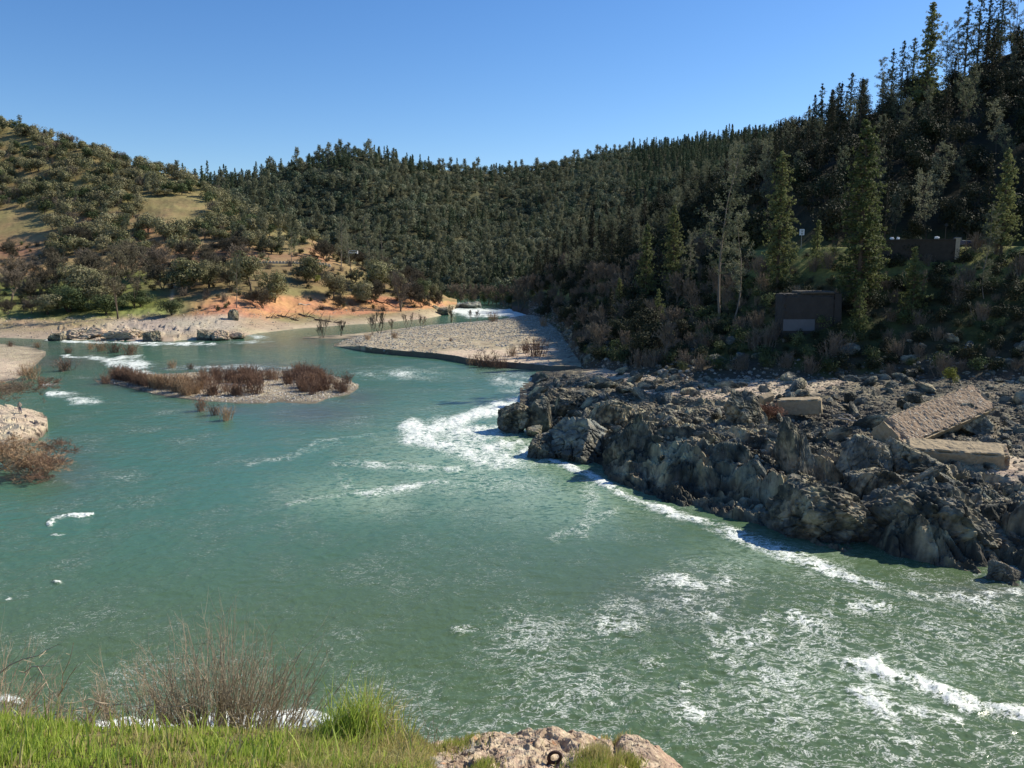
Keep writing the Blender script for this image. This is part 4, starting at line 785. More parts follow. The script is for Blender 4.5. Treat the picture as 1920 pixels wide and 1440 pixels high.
# ------------------------------------------------ boulders
def ico_dirs(sub):
    import bmesh
    bm = bmesh.new(); bmesh.ops.create_icosphere(bm, subdivisions=sub, radius=1); V = np.array([v.co[:] for v in bm.verts]); T = np.array([[v.index for v in f.verts] for f in bm.faces]); bm.free(); return V, T
ICO = {k: ico_dirs(k) for k in (1, 3, 5, 6)}
def make_rock(seed, sub=5, dims=(1, 1, 1), cuts=16, rough=.1, pale=0., wetz=None, dark=0., name='boulder', big=1., tan=0.):
    """broken boulder: a solid cut by random planes, roughened; dims are full sizes in metres"""
    rg = np.random.default_rng(seed); D, T = ICO[sub]; n = unit(rg.normal(0, 1, (cuts, 3)) * (1, 1, .8)); h = rg.uniform(.62, 1.0, cuts)
    dn = D @ n.T; r = np.min(np.where(dn > .05, h / np.maximum(dn, .05), 9), 1); r = np.minimum(r, 1.15)
    P = D * r[:, None]; s3 = seed * 1.7
    P = P * (1 + rough * .9 * fbm(P[:, 0] * 1.6 + s3, P[:, 1] * 1.6, P[:, 2] * 1.6, o=3, s=400, rid=True) + rough * .7 * fbm(P[:, 0] * 5 * big + s3, P[:, 1] * 5 * big, P[:, 2] * 3 * big, o=4, s=401, rid=True))[:, None]
    q1, g1 = facets(P[:, 0] * 2.2 + s3, (P[:, 1] + P[:, 2] * .8) * 3.4, 410, .6, .8); P = P * (1 + .07 * q1 - .07 * np.exp(-(g1 / .06) ** 2))[:, None]
    cr = np.abs(perlin(P[:, 0] * 1.3 + s3, P[:, 1] * 2.2, P[:, 2] * 1.1, 402)); P = P * (1 - .12 * np.exp(-(cr / .035) ** 2))[:, None]
    P = P * (np.array(dims) / 2); x, y, z = P.T
    n1 = fbm(x * .6 + s3, y * .6, z * .6, o=4, s=403); n2 = fbm(x * 2 + s3, y * 2, z * 2, o=4, s=404)
    c = lerp(C(.048, .050, .038), C(.44, .37, .23), sst(-.25, .5, n1 + .6 * n2)); c = lerp(c, C(.27, .285, .25), np.clip(sst(-.1, .3, fbm(x * .4 + s3, y * .4, z * .4, s=405)) * .35 + pale * .6, 0, 1)); c = lerp(c, C(.05, .05, .043), np.clip(sst(.1, .4, fbm(x + s3, y, z, s=406, o=5)) * .7 + dark, 0, 1))
    c = lerp(c, C(.50, .385, .27) * (1 + .4 * n2[:, None]), tan)
    if wetz is not None: c = lerp(c, C(.07, .07, .06), (1 - sst(wetz, wetz + 1.1, z + .5 * n2)) * .8)
    return mesh(name, P, T, [M_ROCKO], cols=np.clip(c, .02, 1), smooth=False)
M_ROCKO = mat_land('boulder_stone', (3.2, .6), .7, .08, .85, .5, .2)
def rk(px, pbase, w, h, lab, seed, D=None, dp=.8, rz=0, tilt=(0, 0), sub=6, name='boulder', **k):
    """rock standing with its lower edge at a photo point"""
    P = np.array(hit(px, pbase, ('rock_shore', 'hillside', 'rock_shelf', 'gravel_bar')) if D is None else at_d(px, pbase, D)); sc = P[1] / F; W = w * sc * 1.05; H = h * sc * (1.1 if P[1] < 200 else .85)
    me = make_rock(seed, sub, (W, W * dp, H * 1.5), big=max(1, W / 5), wetz=(-P[2] - H * .25 + .1) if P[2] < 2 else None, name=name, **k)
    o = obj(name, me, None, (P[0], P[1] + W * dp * .3, P[2] + H * .25)); o.rotation_euler = (tilt[0], tilt[1], rz); tag(o, lab, 'rock'); return o
rk(965, 800, 72, 34, 'pointed yellowish boulder standing in the white water off the rocky shore', 501, D=113, dp=.8, tilt=(0, .1))
rk(1015, 802, 50, 40, 'dark rock with pale tip between the pointed boulder and the shore', 502, D=113, tilt=(0, -.15), dark=.3)
rk(1002, 815, 34, 14, 'low flat rock at the waterline below the pointed boulder', 515, D=110)
rk(1078, 782, 90, 46, 'dark blocky rock with a lit yellow edge at the upstream end of the rocks', 503, D=120, tilt=(.1, .25), dark=.2)
rk(1132, 776, 56, 30, 'upright striped pale slab next to the dark blocky rock', 504, D=119, pale=.5, tilt=(.2, .1))
rk(1085, 868, 150, 64, 'large smooth pale grey rock with dark cracks at the waterline', 505, D=97, dp=1.0, pale=.6, tilt=(-.25, .15), rough=.05, cuts=11)
rk(1022, 866, 62, 48, 'black jagged rock at the left foot of the pale grey rock', 506, D=98, dark=.45)
rk(1300, 936, 250, 118, 'huge dark rock wall dropping straight into the river', 507, D=86.5, dp=.6, rz=-.6, tilt=(0, .08), rough=.12, cuts=14, dark=.35)
rk(1195, 900, 95, 92, 'rugged dark rock at the upstream corner of the huge wall', 508, D=90, dark=.3, rough=.16)
rk(1492, 900, 56, 100, 'tall narrow grey green spire of rock', 509, D=80, dp=.7, tilt=(0, -.08), cuts=12, pale=.2)
rk(1495, 948, 56, 42, 'smooth grey angular block lying below the spire', 510, D=73, cuts=9, rough=.04, pale=.2)
rk(1452, 968, 26, 28, 'small tan upright boulder perched near the waterline', 511, D=72, cuts=9, rough=.04, pale=0)
rk(1535, 1020, 190, 82, 'dark angular rock mass at the waterline below the spire', 512, D=67.5, dp=.7, rz=-.5, dark=.15)
rk(1770, 1062, 230, 120, 'largest dark rounded rock mass at the lower right waterline', 513, D=64.5, dp=.7, rz=-.45, tilt=(0, .2), dark=.25, rough=.12)
rk(1892, 1098, 64, 40, 'grey blue boulder standing in the river at the right edge', 514, D=58, pale=.3)
rk(1870, 1030, 130, 80, 'streaked dark rock sloping to the right edge', 516, D=66, tilt=(0, .3), dark=.15)
rk(1640, 960, 110, 90, 'rock with long diagonal ridges above the largest dark mass', 517, D=74, tilt=(0, .35), rz=.3)
rk(1620, 900, 100, 70, 'pale angular rock in front of the fallen slabs', 518, D=80, pale=.4, tilt=(0, .3))
rk(1720, 900, 110, 60, 'yellowish ridge rock just below the lower fallen slab', 519, D=79, tilt=(0, .35))
rk(1400, 800, 80, 50, 'grey rock in the middle of the shore between the spire and pale rock', 520, D=101, tilt=(0, .3))
rk(1150, 830, 90, 60, 'pinkish brown rock directly above the large pale grey rock', 521, D=103, tilt=(0, .2))
rk(1815, 800, 90, 50, 'rounded pale rock under the raised end of the long slab', 522, D=96, pale=.2, tilt=(0, .4))
RV = [make_rock(540 + i, 5, (1.6, 1.1 + .1 * (i % 4), 1.1 + .15 * (i % 3)), 7 + i % 4, .13, pale=.25 * (i % 3), dark=.25 * ((i + 1) % 3 == 0)) for i in range(9)]
def ok_rk(c):
    x, y = proj(c); return np.where((x > 1000) & (x < 1945), 1., 0) * np.where(((x - 1465) / 90) ** 2 + ((y - 712) / 20) ** 2 < 1, .1, 1)
PK = pick_points(GK, 250, ok_rk, 1.7, 41, 40, 388); qx, qy = proj(PK)
for i, P in enumerate(PK):
    z_ = 'on the upper shore below the dark slope' if qy[i] < 760 else ('on the shore around the fallen concrete' if qx[i] > 1400 and qy[i] < 900 else 'on the broken bedrock by the water')
    s = random.uniform(.4, 1.2) if i % 6 else random.uniform(1.2, 1.9); o = put('boulder', RV[i % 9], P + (0, 0, .1 * s), f'angular grey brown boulder {z_}', 'rock', f'boulders {z_}', None, (s * random.uniform(1, 1.7), s * random.uniform(.5, .9), s * random.uniform(.5, 1.2))); o.rotation_euler.x = random.uniform(-.5, .5); o.rotation_euler.y = random.uniform(-.1, .7)
PT = pick_points(GR, 110, lambda c: np.where((proj(c)[0] > 1060) & (proj(c)[0] < 1930), 1., 0), 2.2, 43, 2, 26)
for i, P in enumerate(PT):
    s = random.uniform(.5, 1.7); put('boulder', RV[i % 9], P, 'dark angular boulder at the brushy foot of the right slope', 'rock', 'boulders at the foot of the right slope', None, (s * 1.3, s * .8, s * random.uniform(.6, 1.1))).rotation_euler.y = random.uniform(-.2, .6)
# rocks on the left shore and at the far rapid
M_TANROCK = M_ROCKO
for j, (a, b, w, h, lab) in enumerate([(105, 637, 26, 16, 'dark tipped rock at the upstream left shore, leftmost of its row'), (150, 634, 70, 24, 'pinkish tan rock outcrop on the left shore'), (225, 636, 60, 18, 'low tan outcrop right of the pinkish one'), (255, 634, 30, 22, 'dark shadowed rock on the left shore'), (282, 638, 34, 20, 'dark pointed rock at the right of the left shore outcrops'), (382, 636, 34, 18, 'dark rock where the left beach narrows'), (408, 636, 40, 16, 'pale ribbed rock where the left beach narrows'), (444, 634, 26, 10, 'small rock at the water before the sandy beach'), (170, 618, 16, 12, 'small black rock on the beach above the outcrops')]):
    rk(a, b, w, h, lab, 560 + j, D=at_z(a, b, .3)[1], sub=5, rough=.16, tan=.15 if 'dark' in lab or 'black' in lab else .8)
rk(437, 600, 18, 20, 'white streaked rock standing out of the red bank', 571, sub=5)
for j, (a, b, w, h) in enumerate([(832, 590, 26, 14), (815, 588, 20, 16), (862, 577, 22, 8), (880, 577, 30, 11), (893, 576, 24, 12), (846, 578, 16, 6)]):
    rk(a, b, w, h, ['brown rock at the very tip of the spur', 'tan rock on the slope of the spur tip', 'dark rock at the left end of the far rapid', 'white wet rock in the middle of the far rapid', 'white wet rock on the right of the far rapid', 'small dark rock left of the far rapid'][j], 580 + j, D=at_z(a, b, .2)[1], sub=3, pale=1. if j in (3, 4) else 0)
# cobbles: uncountable stones on the bars and boulder fields
def cobbles(name, P, smin, smax, label, seed, colr=((.50, .46, .38), (.20, .20, .18))):
    rg = np.random.default_rng(seed); D, T = ICO[1]; n = len(P); s = smin + (smax - smin) * rg.random(n) ** 2.5; q = rg.uniform(0, 2 * PI, n); st = rg.uniform(.6, 1.1, (n, 3)) * (1, .75, .55)
    V = D[None] * (1 + .25 * rg.normal(0, 1, (n, len(D), 1)).clip(-1, 1)) * st[:, None] * s[:, None, None]; x = V[..., 0] * np.cos(q)[:, None] - V[..., 1] * np.sin(q)[:, None]; y = V[..., 0] * np.sin(q)[:, None] + V[..., 1] * np.cos(q)[:, None]
    V = np.stack([x, y, V[..., 2]], -1) + P[:, None] + (0, 0, .02); Fc = (T[None] + (np.arange(n) * len(D))[:, None, None]).reshape(-1, 3); c = lerp(C(*colr[0]), C(*colr[1]), rg.random(n)); c = np.repeat(c, len(D), 0)
    o = obj(name, mesh(name, V.reshape(-1, 3), Fc, [M_ROCKO], cols=c, smooth=False)); tag(o, label, 'stones', None, 'stuff'); return o
def inpx(fn): return lambda c: fn(*proj(c)) * np.where(c[..., 2] > 0.02, 1., 0)
P = pick_points(GB, 12000, inpx(lambda x, y: np.where(fbm(x / 60, y / 14, s=600) + (640 - y) / 60 + np.where((x < 820), .25, 0) > -.12, 1., .04)), .35, 51); cobbles('bar_cobbles', P, .16, .55, 'grey river cobbles covering the gravel bar', 52)
P = pick_points(GI, 6000, inpx(lambda x, y: np.where(x > 370, 1., .2)), .25, 53); cobbles('island_cobbles', P, .08, .30, 'pale cobbles of the low gravel island', 54, ((.58, .54, .46), (.26, .22, .18)))
P = pick_points(GS, 3000, inpx(lambda x, y: np.where((x > -20) & (x < 90), 1., 0)), .2, 55); cobbles('shore_cobbles', P, .05, .16, 'pale gravel stones of the left gravel shore', 56, ((.5, .45, .36), (.3, .26, .2)))
P = pick_points(GR, 5200, inpx(lambda x, y: np.where((x > 990) & (x < 1930) & (y > 565) & ((y > 672) | (x < 1150)), 1., 0)), .45, 57, 0, 60); cobbles('talus', P, .15, .75, 'broken stones strewn along the foot of the right hillside', 58, ((.34, .31, .25), (.07, .068, .06)))
P = pick_points(GL, 2600, inpx(lambda x, y: np.where((x > -20) & (x < 840) & (y > 560), 1., 0) * np.where(x < 480, 1, .4)), .6, 59, 4, 26); cobbles('beach_stones', P, .12, .5, 'scattered stones of the left beach', 60, ((.5, .42, .32), (.28, .22, .16)))
P = pick_points(GK, 9000, inpx(lambda x, y: np.where((x > 990) & (x < 1940), 1., 0)), .3, 61, 60, 388); cobbles('shore_rubble', P, .10, .42, 'small broken rubble lying between the shore rocks', 62, ((.36, .31, .22), (.08, .08, .07)))
# ------------------------------------------------ willows and driftwood
WIL = [mesh('willow', *make_brush(620 + i, 1.9, 2.8, 60, .021, .55, 4), [(M_WIL, M_WILT, M_WIL)[i % 3]], smooth=False) for i in range(6)]
rg = np.random.default_rng(77)
spots = []
for k in range(150):
    a = rg.uniform(0, 1); 
    if k < 60: px_, py_ = 215 + 165 * rg.random(), 716 + 20 * rg.random() + 8 * a
    elif k < 122: px_, py_ = 380 + 230 * rg.random(), rg.choice([703, 708, 716, 735]) + 6 * rg.random()
    else: px_, py_ = 560 + 95 * rg.random(), 715 + 22 * rg.random()
    if px_ < 380: py_ = min(py_, 712 + (px_ - 255) * .25 + 6)
    spots.append((px_, py_))
for k, (a, b) in enumerate(spots):
    P = hit(a, b, ('gravel_island',)) or Vector(at_z(a, b, 0)); t = 1 if 290 < a < 380 else 0
    z_ = 'at the upstream left end of the gravel island' if a < 380 else ('at the right tip of the gravel island' if a > 600 else 'among the cobbles of the gravel island')
    put('willow_shrub', WIL[(1 if k % 2 else 4) if t else (0, 2, 3, 5)[k % 4]], P, f'reddish brown leafless willow {z_}', 'shrub', f'willows {z_}', None, rg.uniform(.7, 1.4))
one = [(200, 718, 1.0, 'lone dark willow shrub off the left tip of the gravel island'), (322, 690, .9, 'small brown shrub standing in the riffle above the island'), (358, 692, .7, 'tiny shrub in the riffle, right of its neighbour'), (378, 770, 1.0, 'drowned brown shrub below the island'), (425, 788, 1.0, 'pale reeds standing in the water below the island'), (405, 778, .8, 'dark twigs standing in the water below the island'), (500, 770, .6, 'small twig tuft in the shallows right of the reeds'),
 (190, 658, 1.3, 'orange brown shrub on the small bar upstream of the island'), (215, 661, 1.4, 'middle orange shrub of the small bar upstream'), (245, 665, 1.5, 'widest orange shrub at the right end of the small bar'), (170, 655, .9, 'grey brown shrub at the left end of the small bar'), (130, 662, .8, 'low brown shrub left of the small bar'), (120, 695, 1.4, 'brown willow in the channel off the left gravel shore'), (60, 710, 1.5, 'reddish willow hanging over the left gravel shore'), (45, 715, 1.3, 'brown willow at the lower edge of the left gravel shore'), (20, 650, .8, 'small shrub on the left gravel shore edge'), (70, 652, .8, 'small shrub on the tip of the left gravel shore'),
 (915, 695, 2.2, 'wide rusty willow on the undercut edge of the gravel bar'), (940, 697, 1.9, 'rusty willow right beside the widest one on the undercut edge'), (888, 688, 1.3, 'small rusty willow left of the widest one on the undercut edge'), (1005, 668, 2.3, 'large windswept red brown willow on the sand of the bar'), (985, 662, 1.4, 'pinkish willow left of the large windswept one'), (960, 668, 1.2, 'low pinkish willow on the sand'), (845, 640, .5, 'tiny green bush in the middle of the gravel bar')]
for k, (a, b, s, lab) in enumerate(one):
    P = hit(a, b, ('gravel_bar', 'gravel_island', 'gravel_shore')) or Vector(at_z(a, b, 0)); put('willow_shrub', WIL[k % 6], P, lab, 'shrub', None, None, (s * 1.15, s * 1.15, s) if a < 300 else s)
SAP = []
for i in range(3):
    w_, T_ = make_bare(640 + i, 5, 3, 4, 2, .028, .6, .3); SAP.append(mesh('bare_sapling', w_[0], w_[1], [M_TWIGD if i else M_TWIG], smooth=False))
for k, (a, b, s, lab) in enumerate([(606, 633, 1.35, 'bare multi stemmed sapling at the left end of the sand spit'), (598, 634, .9, 'small bare sapling beside the left one on the sand spit'), (640, 630, 1.1, 'thin bare sapling on the sand spit'), (698, 628, 1.3, 'bare sapling where the spit meets the bar'), (712, 625, 1.7, 'tallest bare sapling above the gravel bar'), (735, 622, .9, 'short bare sapling right of the tallest'), (765, 617, 1.2, 'slim bare sapling on the far edge of the bar'), (790, 614, 1.0, 'thin bare sapling opposite the beach end'), (846, 604, 1.5, 'bare sapling in front of the far rapid'), (882, 602, 1.0, 'bare stump like sapling near the far rapid'), (897, 602, 1.0, 'dark stake like sapling near the far rapid'), (975, 585, 3.2, 'pale bare tree on the boulders right of the far rapid'), (945, 580, 2.2, 'dead pole tree right of the far rapid')]):
    P = hit(a, b, ('gravel_bar', 'sand_spit', 'right_hillside', 'far_hill')) or Vector(at_z(a, b, 0)); put('bare_sapling', SAP[k % 3], P, lab, 'tree', None, None, s)
for k, (a, b, s, lab) in enumerate([(925, 603, 1.9, 'pale green tan bush in front of the far rapid'), (1020, 612, 1.6, 'olive bush among the boulders above the bar'), (740, 634, 1.0, 'tan dry bush along the sand spit'), (690, 637, .9, 'low tan bush on the far edge of the bar')]):
    P = hit(a, b, ('gravel_bar', 'sand_spit', 'right_hillside')) or Vector(at_z(a, b, 0)); put('dry_bush', WIL[1], P, lab, 'bush', None, None, s)
# big brush on the left bank near the viewer
LB = []
for i in range(3):
    w_, T_ = make_bare(650 + i, 5, 7.5, 5, 5, .02, .05, .6, .06); LB.append(mesh('thicket', w_[0], w_[1], [(M_WILT, M_WIL, M_TWIG)[i]], smooth=False))
for k, (a, b, D, s, v, lab) in enumerate([(48, 915, 88, .95, 0, 'tangled tan leafless thicket overhanging the left river edge'), (80, 915, 88, .75, 1, 'reddish lower part thicket at the water in front of the tan one'), (18, 880, 92, 1.0, 0, 'tan thicket cut by the left edge below the rock shelf'), (112, 855, 97, .55, 1, 'faint reddish brush reaching over the water'), (-20, 900, 90, 1.0, 0, 'red brown thicket at the left border of the photo'), (30, 745, 128, .7, 2, 'grey fallen branches behind the rock shelf'), (0, 745, 130, .7, 0, 'tan fallen branches at the left edge behind the rock shelf'), (75, 738, 132, .7, 1, 'brown brush at the water behind the rock shelf')]):
    P = at_d(a, b, D); P[2] = max(-.3, min(P[2], 3)); put('thicket', LB[v], P, lab, 'bush', None, None, (s, s, s * .85))
# logs
def log(name, a, b, r, mat, lab, extra=(), cat='driftwood'):
    S = []; a = np.array(a); b = np.array(b); n = 6; g = np.random.default_rng(int(abs(a[0] * 10)) + 3); pts = [a + (b - a) * i / n + g.normal(0, r * .5, 3) * (0 < i < n) for i in range(n + 1)]
    for i in range(n): S.append((*pts[i], *pts[i + 1], r * (1 - .5 * i / n), r * (1 - .5 * (i + 1) / n)))
    for _ in range(extra[0] if extra else 0):
        i = g.integers(1, n); d = unit(b - a) + g.normal(0, .7, 3); d[2] = abs(d[2]); S.append((*pts[i], *(pts[i] + unit(d) * extra[1] * g.uniform(.5, 1)), r * .4, r * .12))
    V, Q = tubes(S, 6); return tag(obj(name, mesh(name, V, Q, [mat], smooth=True)), lab, cat)
M_DRIFT = mat_plain('driftwood', (.40, .34, .27), .85, .3, 2); M_DDARK = mat_plain('dark_driftwood', (.13, .09, .065), .9, .4, 2)
def gp(a, b, up=.25, names=None): h = hit(a, b, names); return np.array(h) + (0, 0, up)
log('driftwood_log', gp(1197, 645), gp(1238, 664), .22, M_DRIFT, 'pale bare log lying on the dark lower slope', (2, 1.5))
for k, (a, b, c, d, lab) in enumerate([(520, 592, 560, 602, 'dark branching driftwood on the red bank, middle one'), (560, 590, 590, 598, 'tangled driftwood with raised limbs on the red bank'), (590, 600, 640, 606, 'long dark driftwood at the edge of the sandy beach'), (500, 596, 525, 597, 'dark driftwood at the left of the beach wood'), (705, 564, 745, 578, 'dark fallen trunk on the grassy spur')]):
    log('driftwood_log', gp(a, b), gp(c, d), .35, M_DDARK, lab, (7, 4.5))
log('driftwood_log', gp(560, 572), gp(582, 572), .4, M_DRIFT, 'pale straight log lying high on the red bank')
log('plank', gp(1572, 787, .2), gp(1622, 797, .2), .14, M_DRIFT, 'pale squared timber lying left of the long slab', (), 'timber'); log('plank', gp(1578, 781, .25), gp(1605, 786, .25), .12, M_DRIFT, 'second shorter timber just above the squared one', (), 'timber')
log('driftwood_log', gp(1000, 700, .3), gp(1075, 668, .3), .2, M_DRIFT, 'thin grey log among the boulders at the end of the bar', (3, 2))
mt = mat_plain('rust_roots', (.20, .10, .06), .9, .4, 2)
w_, T_ = make_bare(700, 2.2, 4.2, 5, 5, .02, .05, .6, .06); put('root_wad', mesh('root_wad', w_[0], w_[1], [mt], smooth=False), gp(1440, 785, 0), 'rusty brown tangle of roots and rods beside the small concrete block', 'driftwood')
w_, T_ = make_bare(701, 2.6, 2.4, 5, 3, .018, .4, .5, .06); put('scrub_bush', whole('scrub_bush', *make_oak(702, 3, 2.6, 1500, .14)[:2], M_YEL, M_BARK), gp(1782, 722, 0), 'yellow green shrub above the top of the long concrete slab', 'bush')
# ------------------------------------------------ fallen concrete and road furniture
def mat_conc(name, c, stones):
    m, nt, out = newmat(name); N = NT(nt); pos = N.n('ShaderNodeTexCoord').outputs['Object']; n = N.noise(pos, 2.5, 6, .7).outputs[0]
    col = N.mix(N.ramp(n, .3, .7), tuple(k * .75 for k in c), c); h = N.math('MULTIPLY', n, .3)
    if stones:
        wp = N.n('ShaderNodeVectorMath', {0: pos, 1: N.n('ShaderNodeTexNoise', {'Vector': pos, 'Scale': 3.0}).outputs['Color']}, operation='ADD').outputs[0]
        v = N.n('ShaderNodeTexVoronoi', {'Vector': wp, 'Scale': 2.6, 'Randomness': 1.0}); e = N.ramp(v.outputs['Distance'], .1, .42, 1, 0)
        bw = N.n('ShaderNodeSeparateColor', {0: v.outputs['Color']}).outputs[0]; st = N.mix(bw, (.62, .55, .44), (.33, .29, .24)); col = N.mix(N.ramp(v.outputs['Distance'], .25, .45), st, (.30, .22, .15)); h = N.math('ADD', h, N.math('MULTIPLY', e, 1.0))
    b = N.n('ShaderNodeBump', {'Strength': 1.0, 'Distance': .12 if stones else .04, 'Height': h}).outputs[0]
    p = N.n('ShaderNodeBsdfPrincipled', {'Base Color': col, 'Roughness': .95, 'Normal': b, 'Specular IOR Level': .1}); nt.links.new(p.outputs[0], out.inputs[0]); return m
M_CONC = mat_conc('weathered_concrete', (.42, .335, .215), False); M_AGG = mat_conc('exposed_aggregate', (.45, .37, .28), True)
def slab(name, dims, seed, mats, rough=.06, chip=.25, face=None):
    """box with chipped edges; face index gives the side in the second material"""
    nx, ny, nz = [max(4, int(d / .16)) for d in dims]; V = []; Q = []; mi = []; n0 = 0
    for ax, (a, b) in enumerate((((1), (2)), ((2), (0)), ((0), (1)))):
        for sg in (-1, 1):
            N_ = (nx, ny, nz); u = np.linspace(-1, 1, N_[a]); v = np.linspace(-1, 1, N_[b]); U, W = np.meshgrid(u, v, indexing='ij'); P = np.zeros(U.shape + (3,)); P[..., a] = U; P[..., b] = W; P[..., ax] = sg
            f = grid_faces(*U.shape); f = f if sg < 0 else f[:, ::-1]; V.append(P.reshape(-1, 3)); Q.append(f + n0); mi.append(np.full(len(f), 1 if face == (ax, sg) else 0)); n0 += U.size
    V = np.concatenate(V); d = np.array(dims) / 2; A = np.sort(np.abs(V), 1); edge = sst(.86, 1, A[:, 1]) ; W = V * d
    r = fbm(W[:, 0] * .9 + seed, W[:, 1] * .9, W[:, 2] * .9, o=4, s=700); r2 = fbm(W[:, 0] * 3 + seed, W[:, 1] * 3, W[:, 2] * 3, o=3, s=701)
    W = W * (1 - edge[:, None] * chip * np.clip(.25 + r, 0, 1)[:, None] / np.maximum(d, .8)) + unit(V) * (rough * (r + .6 * r2))[:, None]
    return mesh(name, W, np.concatenate(Q), mats, mi=np.concatenate(mi), smooth=False)
def frame(X, Nn):
    X = unit(np.array(X, float)); Nn = np.array(Nn, float); Nn = unit(Nn - X * (Nn @ X)); Y = np.cross(Nn, X); return Matrix(((X[0], Y[0], Nn[0]), (X[1], Y[1], Nn[1]), (X[2], Y[2], Nn[2])))
def place(o, c, X, Nn): o.matrix_world = Matrix.Translation(Vector([float(k) for k in c])) @ frame(X, Nn).to_4x4(); return o
a_, b_ = at_d(1688, 806, 90), at_d(1838, 745, 98); L = np.linalg.norm(b_ - a_)
nn_ = unit(np.array([.30, -.62, .72])); X_ = unit(b_ - a_); n2_ = unit(nn_ - X_ * (nn_ @ X_))
tag(place(obj('concrete_slab', slab('concrete_slab', (L + 2.2, 4.0, 2.8), 3, [M_CONC, M_AGG], .22, .9, (2, 1))), (a_ + b_) / 2 - n2_ * 1.3, X_, n2_), 'long tilted concrete slab with pebbly face, resting on the shore rocks', 'concrete')
a_, b_ = at_d(1728, 866, 83.5), at_d(1880, 874, 80.5); c_ = (a_ + b_) / 2
tag(place(obj('concrete_slab', slab('concrete_slab', (9.6, 3.4, 3.6), 9, [M_CONC, M_AGG], .16, .9, (0, 1))), c_ + (0, 1.5, -.1), unit(b_ - a_) + np.array([0, 0, -.02]), (.12, -.25, .95)), 'smooth sided concrete slab lying below the long pebbly slab', 'concrete')
a_, b_ = at_d(1466, 762, 106), at_d(1543, 760, 104)
tag(place(obj('concrete_block', slab('concrete_block', (5.4, 1.8, 2.1), 15, [M_CONC], .10, .5)), (a_ + b_) / 2 + (0, .9, -.2), b_ - a_, (0, -.1, 1)), 'small rectangular concrete block behind the rusty roots', 'concrete')
a_, b_ = at_d(1425, 752, 108), at_d(1450, 742, 109)
tag(place(obj('concrete_block', slab('concrete_block', (2.0, .9, 1.1), 21, [M_CONC], .05, .2)), (a_ + b_) / 2, b_ - a_, (0, -.5, 1)), 'pale broken column piece left of the small concrete block', 'concrete')
# old bridge abutment in the shade
P = on(1515, 622, ('right_hillside',)); h_ = hm(P, 72); wd = 98 * P[1] / F
ab = empty('bridge_abutment', P); tag(ab, 'dark shaded concrete bridge abutment with a pale painted patch', 'abutment'); Mdc = mat_plain('shade_darkened_concrete', (.05, .045, .04), .95, .4, .6)  # slope shade put into the concrete colour
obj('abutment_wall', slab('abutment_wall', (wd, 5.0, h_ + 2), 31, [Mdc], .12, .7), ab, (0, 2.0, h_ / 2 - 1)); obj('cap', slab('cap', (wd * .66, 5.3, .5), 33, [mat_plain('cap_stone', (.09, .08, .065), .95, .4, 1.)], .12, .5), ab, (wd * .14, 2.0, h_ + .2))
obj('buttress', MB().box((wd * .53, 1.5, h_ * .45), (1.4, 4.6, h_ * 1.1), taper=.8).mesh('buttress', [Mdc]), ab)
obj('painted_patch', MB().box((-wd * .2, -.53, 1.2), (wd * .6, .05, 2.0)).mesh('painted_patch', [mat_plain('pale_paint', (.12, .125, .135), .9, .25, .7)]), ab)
# retaining wall by the road
p0 = at_d(1655, 452, 158.5); p1 = at_d(1792, 450, 153.5); dv = p1 - p0; LW = np.linalg.norm(dv); wz = math.atan2(dv[1], dv[0])
rw = empty('retaining_wall', (p0 + p1) / 2, wz); tag(rw, 'long dark stone retaining wall with sunlit toned end beside the pickup', 'wall'); Mst = mat_land('x', (1, 1)) if False else mat_plain('shade_darkened_wall_stone', (.055, .046, .036), .95, .5, 1.5)  # wall stone colour darkened as shade
obj('wall', MB().box((0, .0, -4.2), (LW, 1.0, 8.4)).mesh('wall', [Mst]), rw); obj('coping', MB().box((0, 0, .12), (LW + .2, 1.3, .24)).mesh('coping', [Mst]), rw); obj('end_pier', MB().box((LW / 2 + .35, 0, -1.6), (.7, 1.5, 3.9)).mesh('end_pier', [mat_plain('painted_sunlit_stone', (.42, .34, .24), .9, .3, 2)]), rw)  # sunlight painted into the end pier by a paler stone colour
for k, (a, s, lab) in enumerate([(1757, .5, 'white angular stone sitting on top of the retaining wall'), (1672, .45, 'white stone at the left end on the retaining wall'), (1684, .4, 'second small white stone on the left of the retaining wall')]):
    q = (a - 1655) / 137; P = p0 + dv * q + (0, 0, .42); o = obj('stone', make_rock(720 + k, 3, (.9 * s * 2, .5, .5), 9, .05, name='stone'), None, P); o.data.materials[0] = mat_plain('white_stone', (.75, .75, .72), .8, .1); tag(o, lab, 'stone')
# pickup
P = at_d(1797, 466, 160); P[2] = 26.7
pk = empty('pickup_truck', P, wz + .05); tag(pk, 'dark blue pickup truck parked beside the stone wall end', 'pickup truck')
Mb = mat_plain('blue_paint', (.02, .03, .09), .25, .1, 1, .6); Mt = mat_plain('tyre', (.02, .02, .02), .9, .1); Mg = mat_plain('tinted_glass', (.02, .025, .03), .08, .0, 1, .8); Mc = mat_plain('chrome', (.5, .5, .52), .25, .05, 1, .5, .9)
def prof(pts, w_, name, mat, par, y0=0):
    n = len(pts); V = [(x, y0 - w_ / 2, z) for x, z in pts] + [(x, y0 + w_ / 2, z) for x, z in pts]; me = bpy.data.meshes.new(name); me.from_pydata(V, [], [list(range(n)), list(range(2 * n - 1, n - 1, -1))] + [[i, (i + 1) % n, n + (i + 1) % n, n + i][::-1] for i in range(n)]); me.materials.append(mat); me.update(); return obj(name, me, par)
